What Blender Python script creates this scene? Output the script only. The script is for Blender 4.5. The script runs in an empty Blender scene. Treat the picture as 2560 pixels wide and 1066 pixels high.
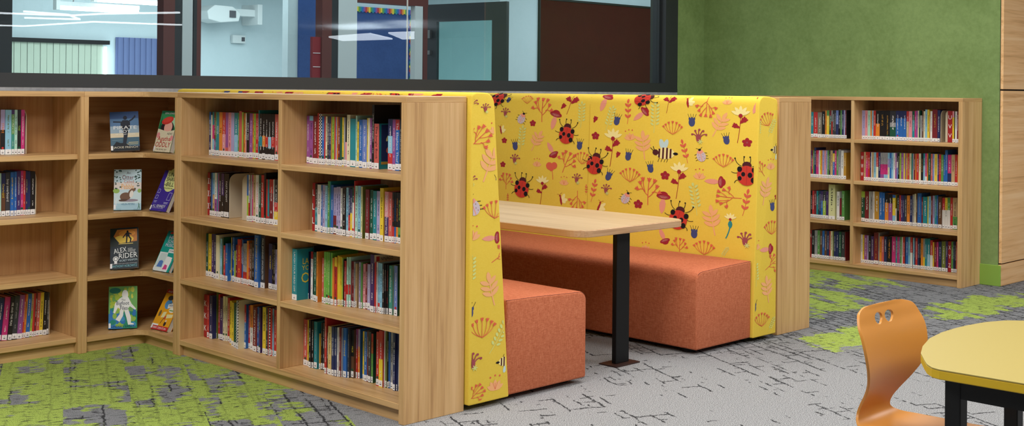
import bpy, bmesh, math, random
from mathutils import Vector, Matrix
SC = bpy.context.scene
COL = SC.collection
rng = random.Random(7)

# ------------------------------------------------------------------ camera
cam_data = bpy.data.cameras.new('camera')
cam_data.sensor_fit = 'HORIZONTAL'
cam_data.sensor_width = 36.0
cam_data.lens = 3078.5 * 36.0 / 2560.0
cam_data.shift_y = -307.7 / 2560.0
cam_data.clip_start = 0.05
cam_data.clip_end = 200
cam = bpy.data.objects.new('camera', cam_data)
COL.objects.link(cam)
RV = Vector((0.7082154, -0.7059334, 0.0094274))
UV = Vector((-0.0062190, 0.0071148, 0.9999554))
FV = Vector((0.7059690, 0.7082425, -0.0006486))
cam.matrix_world = Matrix(((RV.x, UV.x, -FV.x, 0), (RV.y, UV.y, -FV.y, 0), (RV.z, UV.z, -FV.z, 1.2291), (0, 0, 0, 1)))
SC.camera = cam

# ------------------------------------------------------------------ world, lights, exposure
SC.view_settings.view_transform = 'Standard'
SC.view_settings.look = 'None'
SC.view_settings.gamma = 1.0
SC.view_settings.use_curve_mapping = False
SC.view_settings.exposure = 0.2
w = bpy.data.worlds.new('world')
SC.world = w
w.use_nodes = True
w.node_tree.nodes['Background'].inputs[0].default_value = (0.80, 0.88, 1.0, 1)
w.node_tree.nodes['Background'].inputs[1].default_value = 0.16

def area(name, loc, sx, sy, power, color=(1, 1, 1), rot=(0, 0, 0)):
    l = bpy.data.lights.new(name, 'AREA')
    l.shape = 'RECTANGLE'; l.size = sx; l.size_y = sy; l.energy = power; l.color = color
    o = bpy.data.objects.new(name, l); o.location = loc; o.rotation_euler = rot
    COL.objects.link(o)
    return o
area('ceiling_light_a', (0.7, 3.2, 2.84), 1.5, 1.5, 96, (1.0, 0.975, 0.945))
area('ceiling_light_b', (2.7, 0.6, 2.84), 1.5, 1.5, 66, (1.0, 0.975, 0.945))
area('ceiling_light_c', (4.1, 3.0, 2.84), 1.2, 1.2, 38, (1.0, 0.975, 0.945))
area('ceiling_light_d', (6.8, 0.0, 2.84), 1.5, 1.5, 112, (1.0, 0.975, 0.945))
area('ceiling_light_e', (6.0, 3.6, 2.84), 1.2, 1.2, 34, (1.0, 0.975, 0.945))
area('classroom_light_a', (8.0, 12.5, 2.75), 5.0, 5.0, 215, (0.84, 0.97, 1.0))
area('classroom_light_b', (5.5, 7.2, 2.75), 4.0, 2.0, 50, (0.86, 0.97, 1.0))
area('classroom_light_c', (10.5, 7.6, 2.75), 3.0, 1.5, 62, (0.80, 0.95, 1.0))

# ------------------------------------------------------------------ materials
MATS = {}
def lin(c):
    return tuple(((v / 255.0) / 12.92 if v / 255.0 <= 0.04045 else ((v / 255.0 + 0.055) / 1.055) ** 2.4) for v in c)
def plain(name, rgb, rough=0.55, metal=0.0, emit=None, spec=0.5):
    if name in MATS: return MATS[name]
    m = bpy.data.materials.new(name); m.use_nodes = True
    b = m.node_tree.nodes['Principled BSDF']
    b.inputs['Base Color'].default_value = (*lin(rgb), 1)
    b.inputs['Roughness'].default_value = rough
    b.inputs['Metallic'].default_value = metal
    b.inputs['Specular IOR Level'].default_value = spec
    if emit:
        b.inputs['Emission Color'].default_value = (*lin(rgb), 1)
        b.inputs['Emission Strength'].default_value = emit
    MATS[name] = m
    return m
class NT:
    def __init__(s, name):
        s.m = bpy.data.materials.new(name); s.m.use_nodes = True
        s.t = s.m.node_tree; s.b = s.t.nodes['Principled BSDF']; MATS[name] = s.m
    def n(s, typ, **kw):
        nd = s.t.nodes.new(typ)
        for k, v in kw.items():
            if k in nd.inputs.keys() if hasattr(nd.inputs, 'keys') else False: nd.inputs[k].default_value = v
            else: setattr(nd, k, v)
        return nd
    def l(s, a, b): s.t.links.new(a, b)
    def math(s, op, a, b=None, clamp=False):
        nd = s.t.nodes.new('ShaderNodeMath'); nd.operation = op; nd.use_clamp = clamp
        for i, v in enumerate((a, b)):
            if v is None: continue
            if hasattr(v, 'links') or hasattr(v, 'is_linked'): s.l(v, nd.inputs[i])
            else: nd.inputs[i].default_value = v
        return nd.outputs[0]
    def mix(s, f, a, b, mode='MIX'):
        nd = s.t.nodes.new('ShaderNodeMix'); nd.data_type = 'RGBA'; nd.blend_type = mode
        for i, v in ((0, f), (6, a), (7, b)):
            if hasattr(v, 'is_linked'): s.l(v, nd.inputs[i])
            elif isinstance(v, tuple): nd.inputs[i].default_value = (*v, 1)
            else: nd.inputs[i].default_value = v
        return nd.outputs[2]
    def coords(s, scale=(1, 1, 1), rot=(0, 0, 0), kind='Object', loc=(0, 0, 0)):
        tc = s.t.nodes.new('ShaderNodeTexCoord'); mp = s.t.nodes.new('ShaderNodeMapping')
        mp.inputs['Scale'].default_value = scale; mp.inputs['Rotation'].default_value = rot; mp.inputs['Location'].default_value = loc
        s.l(tc.outputs[kind], mp.inputs['Vector']); return mp.outputs[0]
    def noise(s, vec, scale, detail=3, rough=0.5, dist=0.0):
        nd = s.t.nodes.new('ShaderNodeTexNoise')
        nd.inputs['Scale'].default_value = scale; nd.inputs['Detail'].default_value = detail
        nd.inputs['Roughness'].default_value = rough; nd.inputs['Distortion'].default_value = dist
        if vec is not None: s.l(vec, nd.inputs['Vector'])
        return nd.outputs['Fac']
    def ramp(s, fac, stops):
        nd = s.t.nodes.new('ShaderNodeValToRGB'); e = nd.color_ramp.elements
        e[0].position, e[0].color = stops[0][0], (*stops[0][1], 1)
        e[1].position, e[1].color = stops[-1][0], (*stops[-1][1], 1)
        for p, c in stops[1:-1]:
            q = e.new(p); q.color = (*c, 1)
        s.l(fac, nd.inputs[0]); return nd.outputs[0]
    def step(s, v, lo, hi):
        nd = s.t.nodes.new('ShaderNodeMapRange'); nd.inputs[1].default_value = lo; nd.inputs[2].default_value = hi
        s.l(v, nd.inputs[0]); return nd.outputs[0]
    def bump(s, h, strength, dist=0.002):
        nd = s.t.nodes.new('ShaderNodeBump'); nd.inputs['Strength'].default_value = strength; nd.inputs['Distance'].default_value = dist
        s.l(h, nd.inputs['Height']); s.l(nd.outputs[0], s.b.inputs['Normal'])

def wood(name, axis, c_lo, c_mid, c_hi, rough=0.42):
    k = NT(name)
    sc = [34.0, 34.0, 34.0]; sc['xyz'.index(axis)] = 1.3
    v = k.coords(tuple(sc))
    n1 = k.noise(v, 1.0, 4, 0.6, 0.5)
    sc2 = [150.0, 150.0, 150.0]; sc2['xyz'.index(axis)] = 3.5
    n2 = k.noise(k.coords(tuple(sc2)), 1.0, 2, 0.6)
    sc3 = [7.0, 7.0, 7.0]; sc3['xyz'.index(axis)] = 0.7
    n3 = k.noise(k.coords(tuple(sc3)), 1.0, 2, 0.5, 1.0)
    f = k.math('ADD', k.math('MULTIPLY', n1, 0.50), k.math('ADD', k.math('MULTIPLY', n2, 0.22), k.math('MULTIPLY', n3, 0.28)))
    col = k.ramp(f, [(0.34, lin(c_lo)), (0.48, lin(c_mid)), (0.64, lin(c_hi))])
    k.l(col, k.b.inputs['Base Color'])
    k.b.inputs['Roughness'].default_value = rough
    return k.m
OAK = ((164, 120, 74), (204, 162, 108), (221, 182, 130))
for ax in 'xyz': wood('oak_' + ax, ax, *OAK)
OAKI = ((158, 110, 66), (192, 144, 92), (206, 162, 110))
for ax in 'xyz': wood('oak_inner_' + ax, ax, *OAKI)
wood('ash_top', 'y', (170, 142, 106), (190, 162, 126), (201, 175, 140), 0.4)
wood('ash_edge', 'y', (164, 122, 84), (194, 154, 114), (210, 174, 136), 0.45)
wood('ash_edge_x', 'x', (164, 122, 84), (194, 154, 114), (210, 174, 136), 0.45)
wood('panel_wood', 'x', (196, 146, 94), (234, 186, 130), (246, 206, 156), 0.5)

def carpet():
    k = NT('carpet')
    ang = math.radians(65)
    base = k.coords(rot=(0, 0, -ang))          # local x runs along the carpet planks
    def vmath(op, a, b):
        nd = k.t.nodes.new('ShaderNodeVectorMath'); nd.operation = op
        for i, v in ((0, a), (1, b)):
            if v is None: continue
            if hasattr(v, 'is_linked'): k.l(v, nd.inputs[i])
            else: nd.inputs[i].default_value = v
        return nd
    def scaled(v, s): return vmath('MULTIPLY', v, (s[0], s[1], 1.0)).outputs[0]
    def brick(vec, width, row, mortar, off):
        b = k.t.nodes.new('ShaderNodeTexBrick'); b.offset = off
        b.inputs['Scale'].default_value = 1.0; b.inputs['Mortar Size'].default_value = mortar; b.inputs['Mortar Smooth'].default_value = 0.3
        b.inputs['Brick Width'].default_value = width; b.inputs['Row Height'].default_value = row
        b.inputs['Color1'].default_value = (0, 0, 0, 1); b.inputs['Color2'].default_value = (1, 1, 1, 1); b.inputs['Mortar'].default_value = (0.5, 0.5, 0.5, 1)
        k.l(vec, b.inputs['Vector']); return b
    plank = brick(base, 1.0, 0.25, 0.0, 0.37).outputs['Color']
    pv = vmath('MULTIPLY', plank, (7.3, 5.1, 0.0)).outputs[0]
    base2 = vmath('ADD', base, pv).outputs[0]   # every plank starts somewhere else in the pattern
    def wobble(scale, amp, src):
        nd = k.t.nodes.new('ShaderNodeTexNoise'); nd.inputs['Scale'].default_value = scale; nd.inputs['Detail'].default_value = 3; nd.inputs['Roughness'].default_value = 0.6
        k.l(base, nd.inputs['Vector'])
        s = vmath('SUBTRACT', nd.outputs['Color'], (0.5, 0.5, 0.5)).outputs[0]
        return vmath('ADD', src, vmath('MULTIPLY', s, (amp, amp, 0.0)).outputs[0]).outputs[0]
    wv = wobble(90, 0.022, wobble(14, 0.030, base2))
    b1 = brick(wv, 0.33, 0.15, 0.0052, 0.5); b2 = brick(wv, 0.16, 0.075, 0.0046, 0.37); b3 = brick(wv, 0.07, 0.055, 0.0036, 0.61)
    def blob(cx, cy, rx, ry):
        v = k.coords((1 / rx, 1 / ry, 1), (0, 0, 0), 'Object', (-cx / rx, -cy / ry, 0))
        return k.math('SUBTRACT', 1.0, vmath('LENGTH', v, None).outputs['Value'])
    def most(l):
        o = l[0]
        for x in l[1:]: o = k.math('MAXIMUM', o, x)
        return o
    busy = most([blob(7.0, 3.6, 2.5, 1.25), blob(1.6, 4.4, 1.7, 1.6)])
    busyf = k.step(busy, -0.12, 0.35)
    green = most([blob(2.1, 4.85, 1.85, 1.75), blob(7.3, 4.45, 1.0, 0.9), blob(6.3, 3.95, 0.75, 0.6), blob(5.55, 3.17, 0.6, 0.28), blob(6.95, 3.13, 0.85, 0.32)])
    st = k.noise(scaled(base2, (26.0, 7.0)), 1.0, 4, 0.62, 0.2)
    blk = k.noise(scaled(base2, (2.4, 5.0)), 1.0, 3, 0.5)
    rnd = vmath('MULTIPLY', b2.outputs['Color'], (1, 0, 0)).outputs[0]
    sx = k.t.nodes.new('ShaderNodeSeparateXYZ'); k.l(rnd, sx.inputs[0]); rnd = sx.outputs[0]
    gsum = k.math('ADD', k.math('ADD', k.math('MULTIPLY', k.math('MINIMUM', green, 0.5), 1.6), k.math('MULTIPLY', st, 1.1)), k.math('ADD', k.math('MULTIPLY', blk, 2.0), k.math('MULTIPLY', rnd, 0.38)))
    gm = k.step(gsum, 2.36, 2.41)
    clus = k.noise(base2, 1.7, 2, 0.5)
    def mask(scale, thr, drop, dc):
        n = k.math('ADD', k.noise(base2, scale, 3, 0.6), k.math('MULTIPLY', k.math('SUBTRACT', clus, 0.5), dc))
        t = k.math('SUBTRACT', thr, k.math('MULTIPLY', busyf, drop))
        return k.step(k.math('SUBTRACT', n, t), 0.0, 0.025)
    lines = most([k.math('MULTIPLY', b1.outputs['Fac'], mask(5.0, 0.53, 0.14, 0.5)), k.math('MULTIPLY', b2.outputs['Fac'], mask(6.5, 0.62, 0.16, 1.1)), k.math('MULTIPLY', b3.outputs['Fac'], mask(9.0, 0.68, 0.13, 1.0))])
    st2 = k.noise(scaled(base2, (75.0, 17.0)), 1.0, 4, 0.65)
    flecks = k.math('MULTIPLY', k.step(st2, 0.57, 0.61), k.step(busy, -0.05, 0.3))
    lines = k.math('MULTIPLY', lines, k.math('SUBTRACT', 1.0, k.math('MULTIPLY', gm, 0.72)))
    lines = k.math('MAXIMUM', lines, flecks)
    sp = k.noise(k.coords(), 300, 2, 0.7)
    sp2 = k.noise(k.coords(), 60, 3, 0.6)
    grey = k.ramp(sp, [(0.36, lin((62, 63, 65))), (0.49, lin((146, 147, 149))), (0.62, lin((192, 193, 194)))])
    grey = k.mix(k.math('MULTIPLY', k.step(busy, -0.1, 0.4), 0.55), grey, lin((104, 106, 111)), 'MIX')
    grn = k.ramp(sp, [(0.36, lin((104, 124, 44))), (0.50, lin((156, 178, 80))), (0.64, lin((190, 206, 116)))])
    c = k.mix(gm, grey, grn)
    c = k.mix(k.math('MULTIPLY', lines, 0.93), c, lin((40, 41, 44)))
    c = k.mix(k.math('MULTIPLY', k.step(sp2, 0.3, 0.7), 0.12), c, lin((60, 60, 60)))
    k.l(c, k.b.inputs['Base Color']); k.b.inputs['Roughness'].default_value = 0.95
    k.b.inputs['Specular IOR Level'].default_value = 0.1
    k.bump(sp, 0.5, 0.004)
carpet()

def fabric(name, c0, c1, c2, scale=1.0, bump=0.25):
    k = NT(name)
    a = k.noise(k.coords((260 * scale, 26 * scale, 260 * scale)), 1.0, 3, 0.6)
    b = k.noise(k.coords((40 * scale, 260 * scale, 300 * scale)), 1.0, 3, 0.6)
    c = k.noise(k.coords((300 * scale, 300 * scale, 30 * scale)), 1.0, 3, 0.6)
    f = k.math('MULTIPLY', k.math('ADD', k.math('ADD', a, b), c), 0.3333)
    k.l(k.ramp(f, [(0.30, lin(c0)), (0.5, lin(c1)), (0.70, lin(c2))]), k.b.inputs['Base Color'])
    k.b.inputs['Roughness'].default_value = 0.9; k.b.inputs['Specular IOR Level'].default_value = 0.2
    k.bump(f, bump, 0.0015)
    return k.m
fabric('coral_linen', (136, 60, 36), (192, 108, 74), (220, 144, 110), 1.5, 0.2)
fabric('yellow_fabric', (230, 194, 64), (237, 203, 76), (242, 211, 90), 2.0, 0.06)

def suede(name, c0, c1):
    k = NT(name)
    f = k.math('ADD', k.math('MULTIPLY', k.noise(k.coords(), 3.0, 5, 0.65, 0.6), 0.6), k.math('MULTIPLY', k.noise(k.coords(), 40, 3, 0.6), 0.4))
    k.l(k.ramp(f, [(0.35, lin(c0)), (0.65, lin(c1))]), k.b.inputs['Base Color'])
    k.b.inputs['Roughness'].default_value = 0.95; k.b.inputs['Specular IOR Level'].default_value = 0.15
suede('green_suede', (114, 138, 82), (134, 158, 100))
suede('grey_felt', (140, 141, 144), (176, 177, 180))
suede('classroom_wall', (190, 206, 210), (198, 212, 216))
suede('felt_blue', (56, 80, 132), (66, 92, 146))
plain('curtain_blue', (102, 116, 158), 0.9)
suede('felt_maroon', (58, 8, 11), (66, 11, 13))
plain('white_paint', (232, 234, 234), 0.7)
plain('ceiling_paint', (214, 216, 216), 0.9)
plain('charcoal_frame', (44, 48, 52), 0.5)
plain('black_metal', (10, 11, 12), 0.5, 0.0, None, 0.3)
plain('door_black', (30, 36, 40), 0.5)
plain('bronze_metal', (58, 36, 30), 0.4, 0.2)
plain('lime_paint', (134, 172, 70), 0.5)
plain('gap_black', (14, 12, 10), 0.8)
plain('mullion_red', (84, 40, 36), 0.5)
plain('mullion_grey', (176, 184, 186), 0.6)
plain('seam_white', (225, 232, 234), 0.5)
plain('page_paper', (226, 220, 205), 0.85)
plain('sticker_white', (240, 240, 240), 0.5)
plain('ink', (74, 74, 80), 0.6)
plain('beige_steel', (206, 192, 166), 0.45)
plain('steel', (150, 150, 150), 0.35, 0.9)
plain('plastic_orange', (206, 138, 56), 0.42)
plain('laminate_yellow', (164, 146, 76), 0.5)
plain('edge_yellow', (208, 170, 24), 0.45)
plain('blind_green', (176, 188, 170), 0.8)
plain('projector_white', (206, 212, 212), 0.5)
plain('tube_light', (235, 250, 255), 0.5, 0, 6.0)
plain('pendant_light', (240, 250, 255), 0.5, 0, 14.0)
plain('panel_light', (235, 246, 255), 0.5, 0, 9.0)
plain('marker_red', (166, 34, 40), 0.4)
plain('thread', (96, 40, 26), 0.8)
plain('thread_yellow', (196, 156, 48), 0.8)

def glassmat(name, tint, refl):
    m = bpy.data.materials.new(name); m.use_nodes = True; t = m.node_tree
    for nd in list(t.nodes):
        if nd.type != 'OUTPUT_MATERIAL': t.nodes.remove(nd)
    out = [nd for nd in t.nodes if nd.type == 'OUTPUT_MATERIAL'][0]
    tr = t.nodes.new('ShaderNodeBsdfTransparent'); tr.inputs[0].default_value = (*tint, 1)
    gl = t.nodes.new('ShaderNodeBsdfGlossy'); gl.inputs['Roughness'].default_value = 0.0
    fr = t.nodes.new('ShaderNodeFresnel'); fr.inputs[0].default_value = 1.45
    mu = t.nodes.new('ShaderNodeMath'); mu.operation = 'MULTIPLY'; mu.inputs[1].default_value = refl
    mx = t.nodes.new('ShaderNodeMixShader')
    ge = t.nodes.new('ShaderNodeNewGeometry'); iv = t.nodes.new('ShaderNodeMath'); iv.operation = 'SUBTRACT'; iv.inputs[0].default_value = 1.0
    m2 = t.nodes.new('ShaderNodeMath'); m2.operation = 'MULTIPLY'
    t.links.new(ge.outputs['Backfacing'], iv.inputs[1]); t.links.new(fr.outputs[0], mu.inputs[0])
    t.links.new(mu.outputs[0], m2.inputs[0]); t.links.new(iv.outputs[0], m2.inputs[1]); t.links.new(m2.outputs[0], mx.inputs[0])
    t.links.new(tr.outputs[0], mx.inputs[1]); t.links.new(gl.outputs[0], mx.inputs[2]); t.links.new(mx.outputs[0], out.inputs[0])
    MATS[name] = m
glassmat('glass', (0.95, 0.98, 0.98), 1.5)
glassmat('acrylic', (0.95, 0.97, 0.97), 1.3)
glassmat('door_glass', (0.70, 0.86, 0.84), 1.0)

# book palette: code -> (rgb, word)
PAL = {'r': ((196, 52, 50), 'red'), 'R': ((122, 36, 44), 'maroon'), 'o': ((226, 138, 50), 'orange'), 'y': ((236, 206, 60), 'yellow'),
 'Y': ((188, 142, 54), 'gold'), 'g': ((92, 152, 78), 'green'), 'G': ((26, 84, 62), 'dark green'), 'l': ((160, 192, 72), 'lime green'),
 'L': ((116, 128, 58), 'olive'), 't': ((36, 138, 150), 'teal'), 'c': ((140, 196, 222), 'pale blue'), 'b': ((42, 104, 182), 'blue'),
 'B': ((40, 48, 96), 'navy blue'), 'p': ((150, 82, 150), 'purple'), 'P': ((70, 46, 104), 'dark purple'), 'v': ((172, 164, 206), 'lavender'),
 'e': ((112, 134, 200), 'periwinkle'), 'k': ((26, 25, 28), 'black'), 'K': ((56, 58, 64), 'charcoal'), 'w': ((232, 230, 226), 'white'),
 'W': ((230, 222, 186), 'cream'), 's': ((158, 158, 160), 'grey'), 'a': ((132, 124, 110), 'taupe'), 'n': ((98, 66, 46), 'brown'),
 'N': ((196, 166, 122), 'tan'), 'm': ((200, 52, 124), 'magenta'), 'i': ((228, 150, 160), 'pink'), 'd': ((204, 96, 88), 'salmon'),
 'u': ((176, 222, 204), 'mint'), 'q': ((62, 146, 130), 'sea green'), 'h': ((112, 182, 72), 'bright green'), 'f': ((222, 222, 164), 'pale yellow'),
 'j': ((220, 192, 128), 'beige')}
for c_, (rgb_, w_) in PAL.items(): plain('book_' + w_.replace(' ', '_'), rgb_, 0.38)
def bookmat(c): return MATS['book_' + PAL[c][1].replace(' ', '_')]
def checker_mat():
    k = NT('book_checked')
    v = k.coords((100, 100, 100)); ch = k.t.nodes.new('ShaderNodeTexChecker'); ch.inputs['Scale'].default_value = 1.6
    ch.inputs['Color1'].default_value = (0.02, 0.02, 0.02, 1); ch.inputs['Color2'].default_value = (0.8, 0.8, 0.78, 1)
    k.l(v, ch.inputs['Vector']); k.l(ch.outputs[0], k.b.inputs['Base Color'])
checker_mat()
PAL['x'] = ((120, 120, 120), 'checked')

# ------------------------------------------------------------------ mesh helpers
class MB:
    """collects polygons with material slots; build() links them as one mesh object"""
    def __init__(s): s.v = []; s.f = []; s.mi = []; s.mats = []
    def slot(s, m):
        m = MATS[m] if isinstance(m, str) else m
        if m not in s.mats: s.mats.append(m)
        return s.mats.index(m)
    def poly(s, pts, m):
        i = len(s.v); s.v += [tuple(p) for p in pts]; s.f.append(tuple(range(i, i + len(pts)))); s.mi.append(s.slot(m))
    def box(s, x0, x1, y0, y1, z0, z1, m):
        i = len(s.v); k = s.slot(m)
        s.v += [(x0, y0, z0), (x1, y0, z0), (x1, y1, z0), (x0, y1, z0), (x0, y0, z1), (x1, y0, z1), (x1, y1, z1), (x0, y1, z1)]
        for f in ((0, 3, 2, 1), (4, 5, 6, 7), (0, 1, 5, 4), (1, 2, 6, 5), (2, 3, 7, 6), (3, 0, 4, 7)):
            s.f.append(tuple(i + q for q in f)); s.mi.append(k)
    def prism(s, pts, z0, z1, m, axis='z'):
        """extrude a CCW outline; axis z: pts are (x, y); axis y: pts are (x, z), extruded y0..y1"""
        n = len(pts); i = len(s.v); k = s.slot(m)
        if axis == 'z':
            s.v += [(a, b, z0) for a, b in pts] + [(a, b, z1) for a, b in pts]
        elif axis == 'y':
            s.v += [(a, z1, b) for a, b in pts] + [(a, z0, b) for a, b in pts]
        else:
            s.v += [(z0, a, b) for a, b in pts] + [(z1, a, b) for a, b in pts]
        s.f.append(tuple(i + q for q in range(n - 1, -1, -1))); s.mi.append(k)
        s.f.append(tuple(i + n + q for q in range(n))); s.mi.append(k)
        for q in range(n):
            r = (q + 1) % n
            s.f.append((i + q, i + r, i + n + r, i + n + q)); s.mi.append(k)
    def regrain(s, axis, m):
        """upright faces looking along the given axis get another grain direction"""
        for i, f in enumerate(s.f):
            p = [Vector(s.v[q]) for q in f[:3]]; nn = (p[1] - p[0]).cross(p[2] - p[0])
            if abs(nn.z) < 0.5 * nn.length and abs(nn['xy'.index(axis)]) > 0.72 * nn.length: s.mi[i] = s.slot(m)
    def tube(s, pts, r, m, n=8):
        pts = [Vector(p) for p in pts]; k = s.slot(m); rings = []
        for j, p in enumerate(pts):
            d = (pts[min(j + 1, len(pts) - 1)] - pts[max(j - 1, 0)]).normalized()
            a = d.cross(Vector((0, 0, 1)))
            if a.length < 1e-3: a = d.cross(Vector((1, 0, 0)))
            a.normalize(); b = d.cross(a); ring = []
            for q in range(n):
                t = 2 * math.pi * q / n
                ring.append(len(s.v)); s.v.append(tuple(p + a * (r * math.cos(t)) + b * (r * math.sin(t))))
            rings.append(ring)
        for j in range(len(rings) - 1):
            for q in range(n):
                s.f.append((rings[j][q], rings[j][(q + 1) % n], rings[j + 1][(q + 1) % n], rings[j + 1][q])); s.mi.append(k)
        s.f.append(tuple(reversed(rings[0]))); s.mi.append(k); s.f.append(tuple(rings[-1])); s.mi.append(k)
    def mesh(s, name, bevel=0.0, seg=2, smooth=False, angle=30, only=None):
        me = bpy.data.meshes.new(name); me.from_pydata(s.v, [], s.f)
        for m in s.mats: me.materials.append(m)
        me.polygons.foreach_set('material_index', s.mi)
        if bevel > 0:
            bm = bmesh.new(); bm.from_mesh(me)
            bmesh.ops.remove_doubles(bm, verts=bm.verts, dist=1e-6)
            bmesh.ops.recalc_face_normals(bm, faces=bm.faces)
            ed = [e for e in bm.edges if len(e.link_faces) == 2 and e.calc_face_angle(0) > math.radians(angle) and (only is None or only(e))]
            bmesh.ops.bevel(bm, geom=ed, offset=bevel, segments=seg, affect='EDGES', profile=0.5, clamp_overlap=True)
            bm.to_mesh(me); bm.free()
        if smooth:
            for p in me.polygons: p.use_smooth = True
        me.update()
        return me
    def build(s, name, parent=None, loc=(0, 0, 0), rotz=0, **kw):
        return link(name, s.mesh(name, **kw), parent, loc, rotz)
def link(name, me, parent=None, loc=(0, 0, 0), rotz=0):
    o = bpy.data.objects.new(name, me); COL.objects.link(o)
    o.location = loc; o.rotation_euler = (0, 0, rotz)
    if parent is not None: o.parent = parent
    return o
def thing(name, label, cat, loc=(0, 0, 0), rotz=0, group=None):
    o = bpy.data.objects.new(name, None); COL.objects.link(o); o.empty_display_size = 0.05
    o.location = loc; o.rotation_euler = (0, 0, rotz)
    return tag(o, label, cat, group)
def tag(o, label, cat, group=None, kind=None):
    if label: o['label'] = label
    if cat: o['category'] = cat
    if group: o['group'] = group
    if kind: o['kind'] = kind
    return o
def struct(name, mb, **kw):
    o = mb.build(name, **kw); o['kind'] = 'structure'; return o
def arc(cx, cy, r, a0, a1, n=6):
    return [(cx + r * math.cos(math.radians(a0 + (a1 - a0) * i / n)), cy + r * math.sin(math.radians(a0 + (a1 - a0) * i / n))) for i in range(n + 1)]

_text_cache = {}
def text_geo(s, extrude=0.0):
    """vertices and faces of a line of lettering, normalised to cap height 1, left end at x=0"""
    if s in _text_cache: return _text_cache[s]
    cu = bpy.data.curves.new('t', 'FONT'); cu.body = s; cu.size = 1.0; cu.resolution_u = 2
    o = bpy.data.objects.new('t', cu); COL.objects.link(o)
    dg = bpy.context.evaluated_depsgraph_get(); dg.update()
    me = bpy.data.meshes.new_from_object(o.evaluated_get(dg))
    vs = [v.co.copy() for v in me.vertices]; fs = [tuple(p.vertices) for p in me.polygons]
    bpy.data.objects.remove(o); bpy.data.curves.remove(cu); bpy.data.meshes.remove(me)
    if vs:
        x0 = min(v.x for v in vs); x1 = max(v.x for v in vs)
        cap = 0.69
        vs = [((v.x - x0) / cap, v.y / cap) for v in vs]; wd = (x1 - x0) / cap
    else: wd = 0.0
    _text_cache[s] = (vs, fs, wd)
    return _text_cache[s]
def add_text(mb, s, org, tx, ty, length, height, m):
    """lettering whose baseline starts at org and runs along tx; squeezed to length x height"""
    vs, fs, wd = text_geo(s)
    if not vs: return
    k = mb.slot(m); i = len(mb.v); org = Vector(org); tx = Vector(tx); ty = Vector(ty)
    sx = length / wd
    mb.v += [tuple(org + tx * (x * sx) + ty * (y * height)) for x, y in vs]
    for f in fs: mb.f.append(tuple(i + q for q in f)); mb.mi.append(k)
# ------------------------------------------------------------------ the room
b = MB(); b.box(-7, 27, -21, 5.69, -0.1, 0, 'carpet'); struct('floor', b)
b = MB(); b.box(-7, 27, -21, 5.69, 2.9, 3.0, 'ceiling_paint'); struct('ceiling', b)
b = MB(); b.box(-4, 7.43, 5.69, 5.82, 0, 1.2172, 'grey_felt'); struct('wall_back', b)
b = MB(); b.box(7.43, 7.90, 5.69, 5.82, 0, 2.9, 'green_suede'); struct('wall_back_green', b)
b = MB(); b.box(7.76, 7.90, 3.372, 5.69, 0, 2.9, 'green_suede'); struct('wall_right', b)
b = MB(); b.box(7.745, 7.76, 3.352, 5.69, 0, 0.133, 'lime_paint'); struct('baseboard_right', b, bevel=0.002, seg=1)
b = MB()
b.box(7.762, 13.0, 3.368, 3.372, 0, 2.9, 'gap_black')
struct('wall_front_backing', b)
for i, (z0, z1) in enumerate(((0.002, 0.137), (0.146, 1.249), (1.259, 2.36))):
    b = MB(); b.box(7.762 if i else 7.757, 13.0, 3.350, 3.368, z0, z1, 'panel_wood'); struct('wall_front_panel_%d' % (i + 1), b)
# window frame of the glazed wall
b = MB(); b.box(-4, 7.43, 5.6885, 5.82, 1.2175, 1.240, 'charcoal_frame'); b.box(-4, 7.43, 5.69, 5.82, 1.240, 1.284, 'charcoal_frame'); struct('trim_1', b)
b = MB(); b.box(7.284, 7.43, 5.69, 5.82, 1.284, 2.9, 'charcoal_frame'); b.box(7.262, 7.284, 5.735, 5.82, 1.284, 2.9, 'door_black'); struct('trim_2', b)
b = MB(); b.box(-4, 4.830, 5.752, 5.760, 1.284, 2.9, 'glass'); struct('window_1', b)
b = MB(); b.box(4.834, 7.262, 5.752, 5.760, 1.284, 2.9, 'glass'); struct('window_2', b)
b = MB(); b.box(4.830, 4.834, 5.751, 5.761, 1.284, 2.9, 'seam_white'); struct('trim_3', b)
# rooms beyond the glass
b = MB(); b.box(-4, 27, 5.82, 18, -0.1, 0, 'ceiling_paint'); struct('floor_classroom', b)
b = MB(); b.box(-4, 27, 5.82, 18, 2.9, 3.0, 'ceiling_paint'); struct('ceiling_classroom', b)
b = MB(); b.box(-4, 27, 16.0, 16.1, 0, 2.9, 'classroom_wall'); struct('wall_classroom_far', b)
b = MB(); b.box(8.98, 13.2, 9.20, 9.30, 0, 2.9, 'classroom_wall'); struct('wall_corridor', b)
b = MB(); b.box(13.2, 13.3, 5.82, 16.0, 0, 2.9, 'classroom_wall'); struct('wall_corridor_end', b)
b = MB(); b.box(7.25, 8.98, 10.521, 10.62, 0, 2.9, 'classroom_wall'); struct('wall_boards', b)
posts = [(3.10, 3.362, 'mullion_red', 'door_black', 0.4), (4.449, 4.595, 'mullion_red', 'door_black', 0.62), (4.600, 4.683, 'mullion_grey', 'mullion_grey', 0.5),
         (4.690, 4.752, 'door_black', 'mullion_red', 0.45), (5.838, 5.995, 'mullion_red', 'door_black', 0.6), (5.997, 6.185, 'mullion_grey', 'mullion_grey', 0.5)]
for i, (x0, x1, ma, mb_, fr) in enumerate(posts):
    b = MB(); xm = x0 + (x1 - x0) * fr
    b.box(x0, xm, 8.0, 8.09, 0, 2.9, ma); b.box(xm, x1, 8.0, 8.07, 0, 2.9, mb_)
    struct('trim_%d' % (4 + i), b)
b = MB(); b.box(6.185, 6.95, 8.0, 8.09, 1.93, 2.1, 'mullion_red'); struct('trim_10', b)
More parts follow.
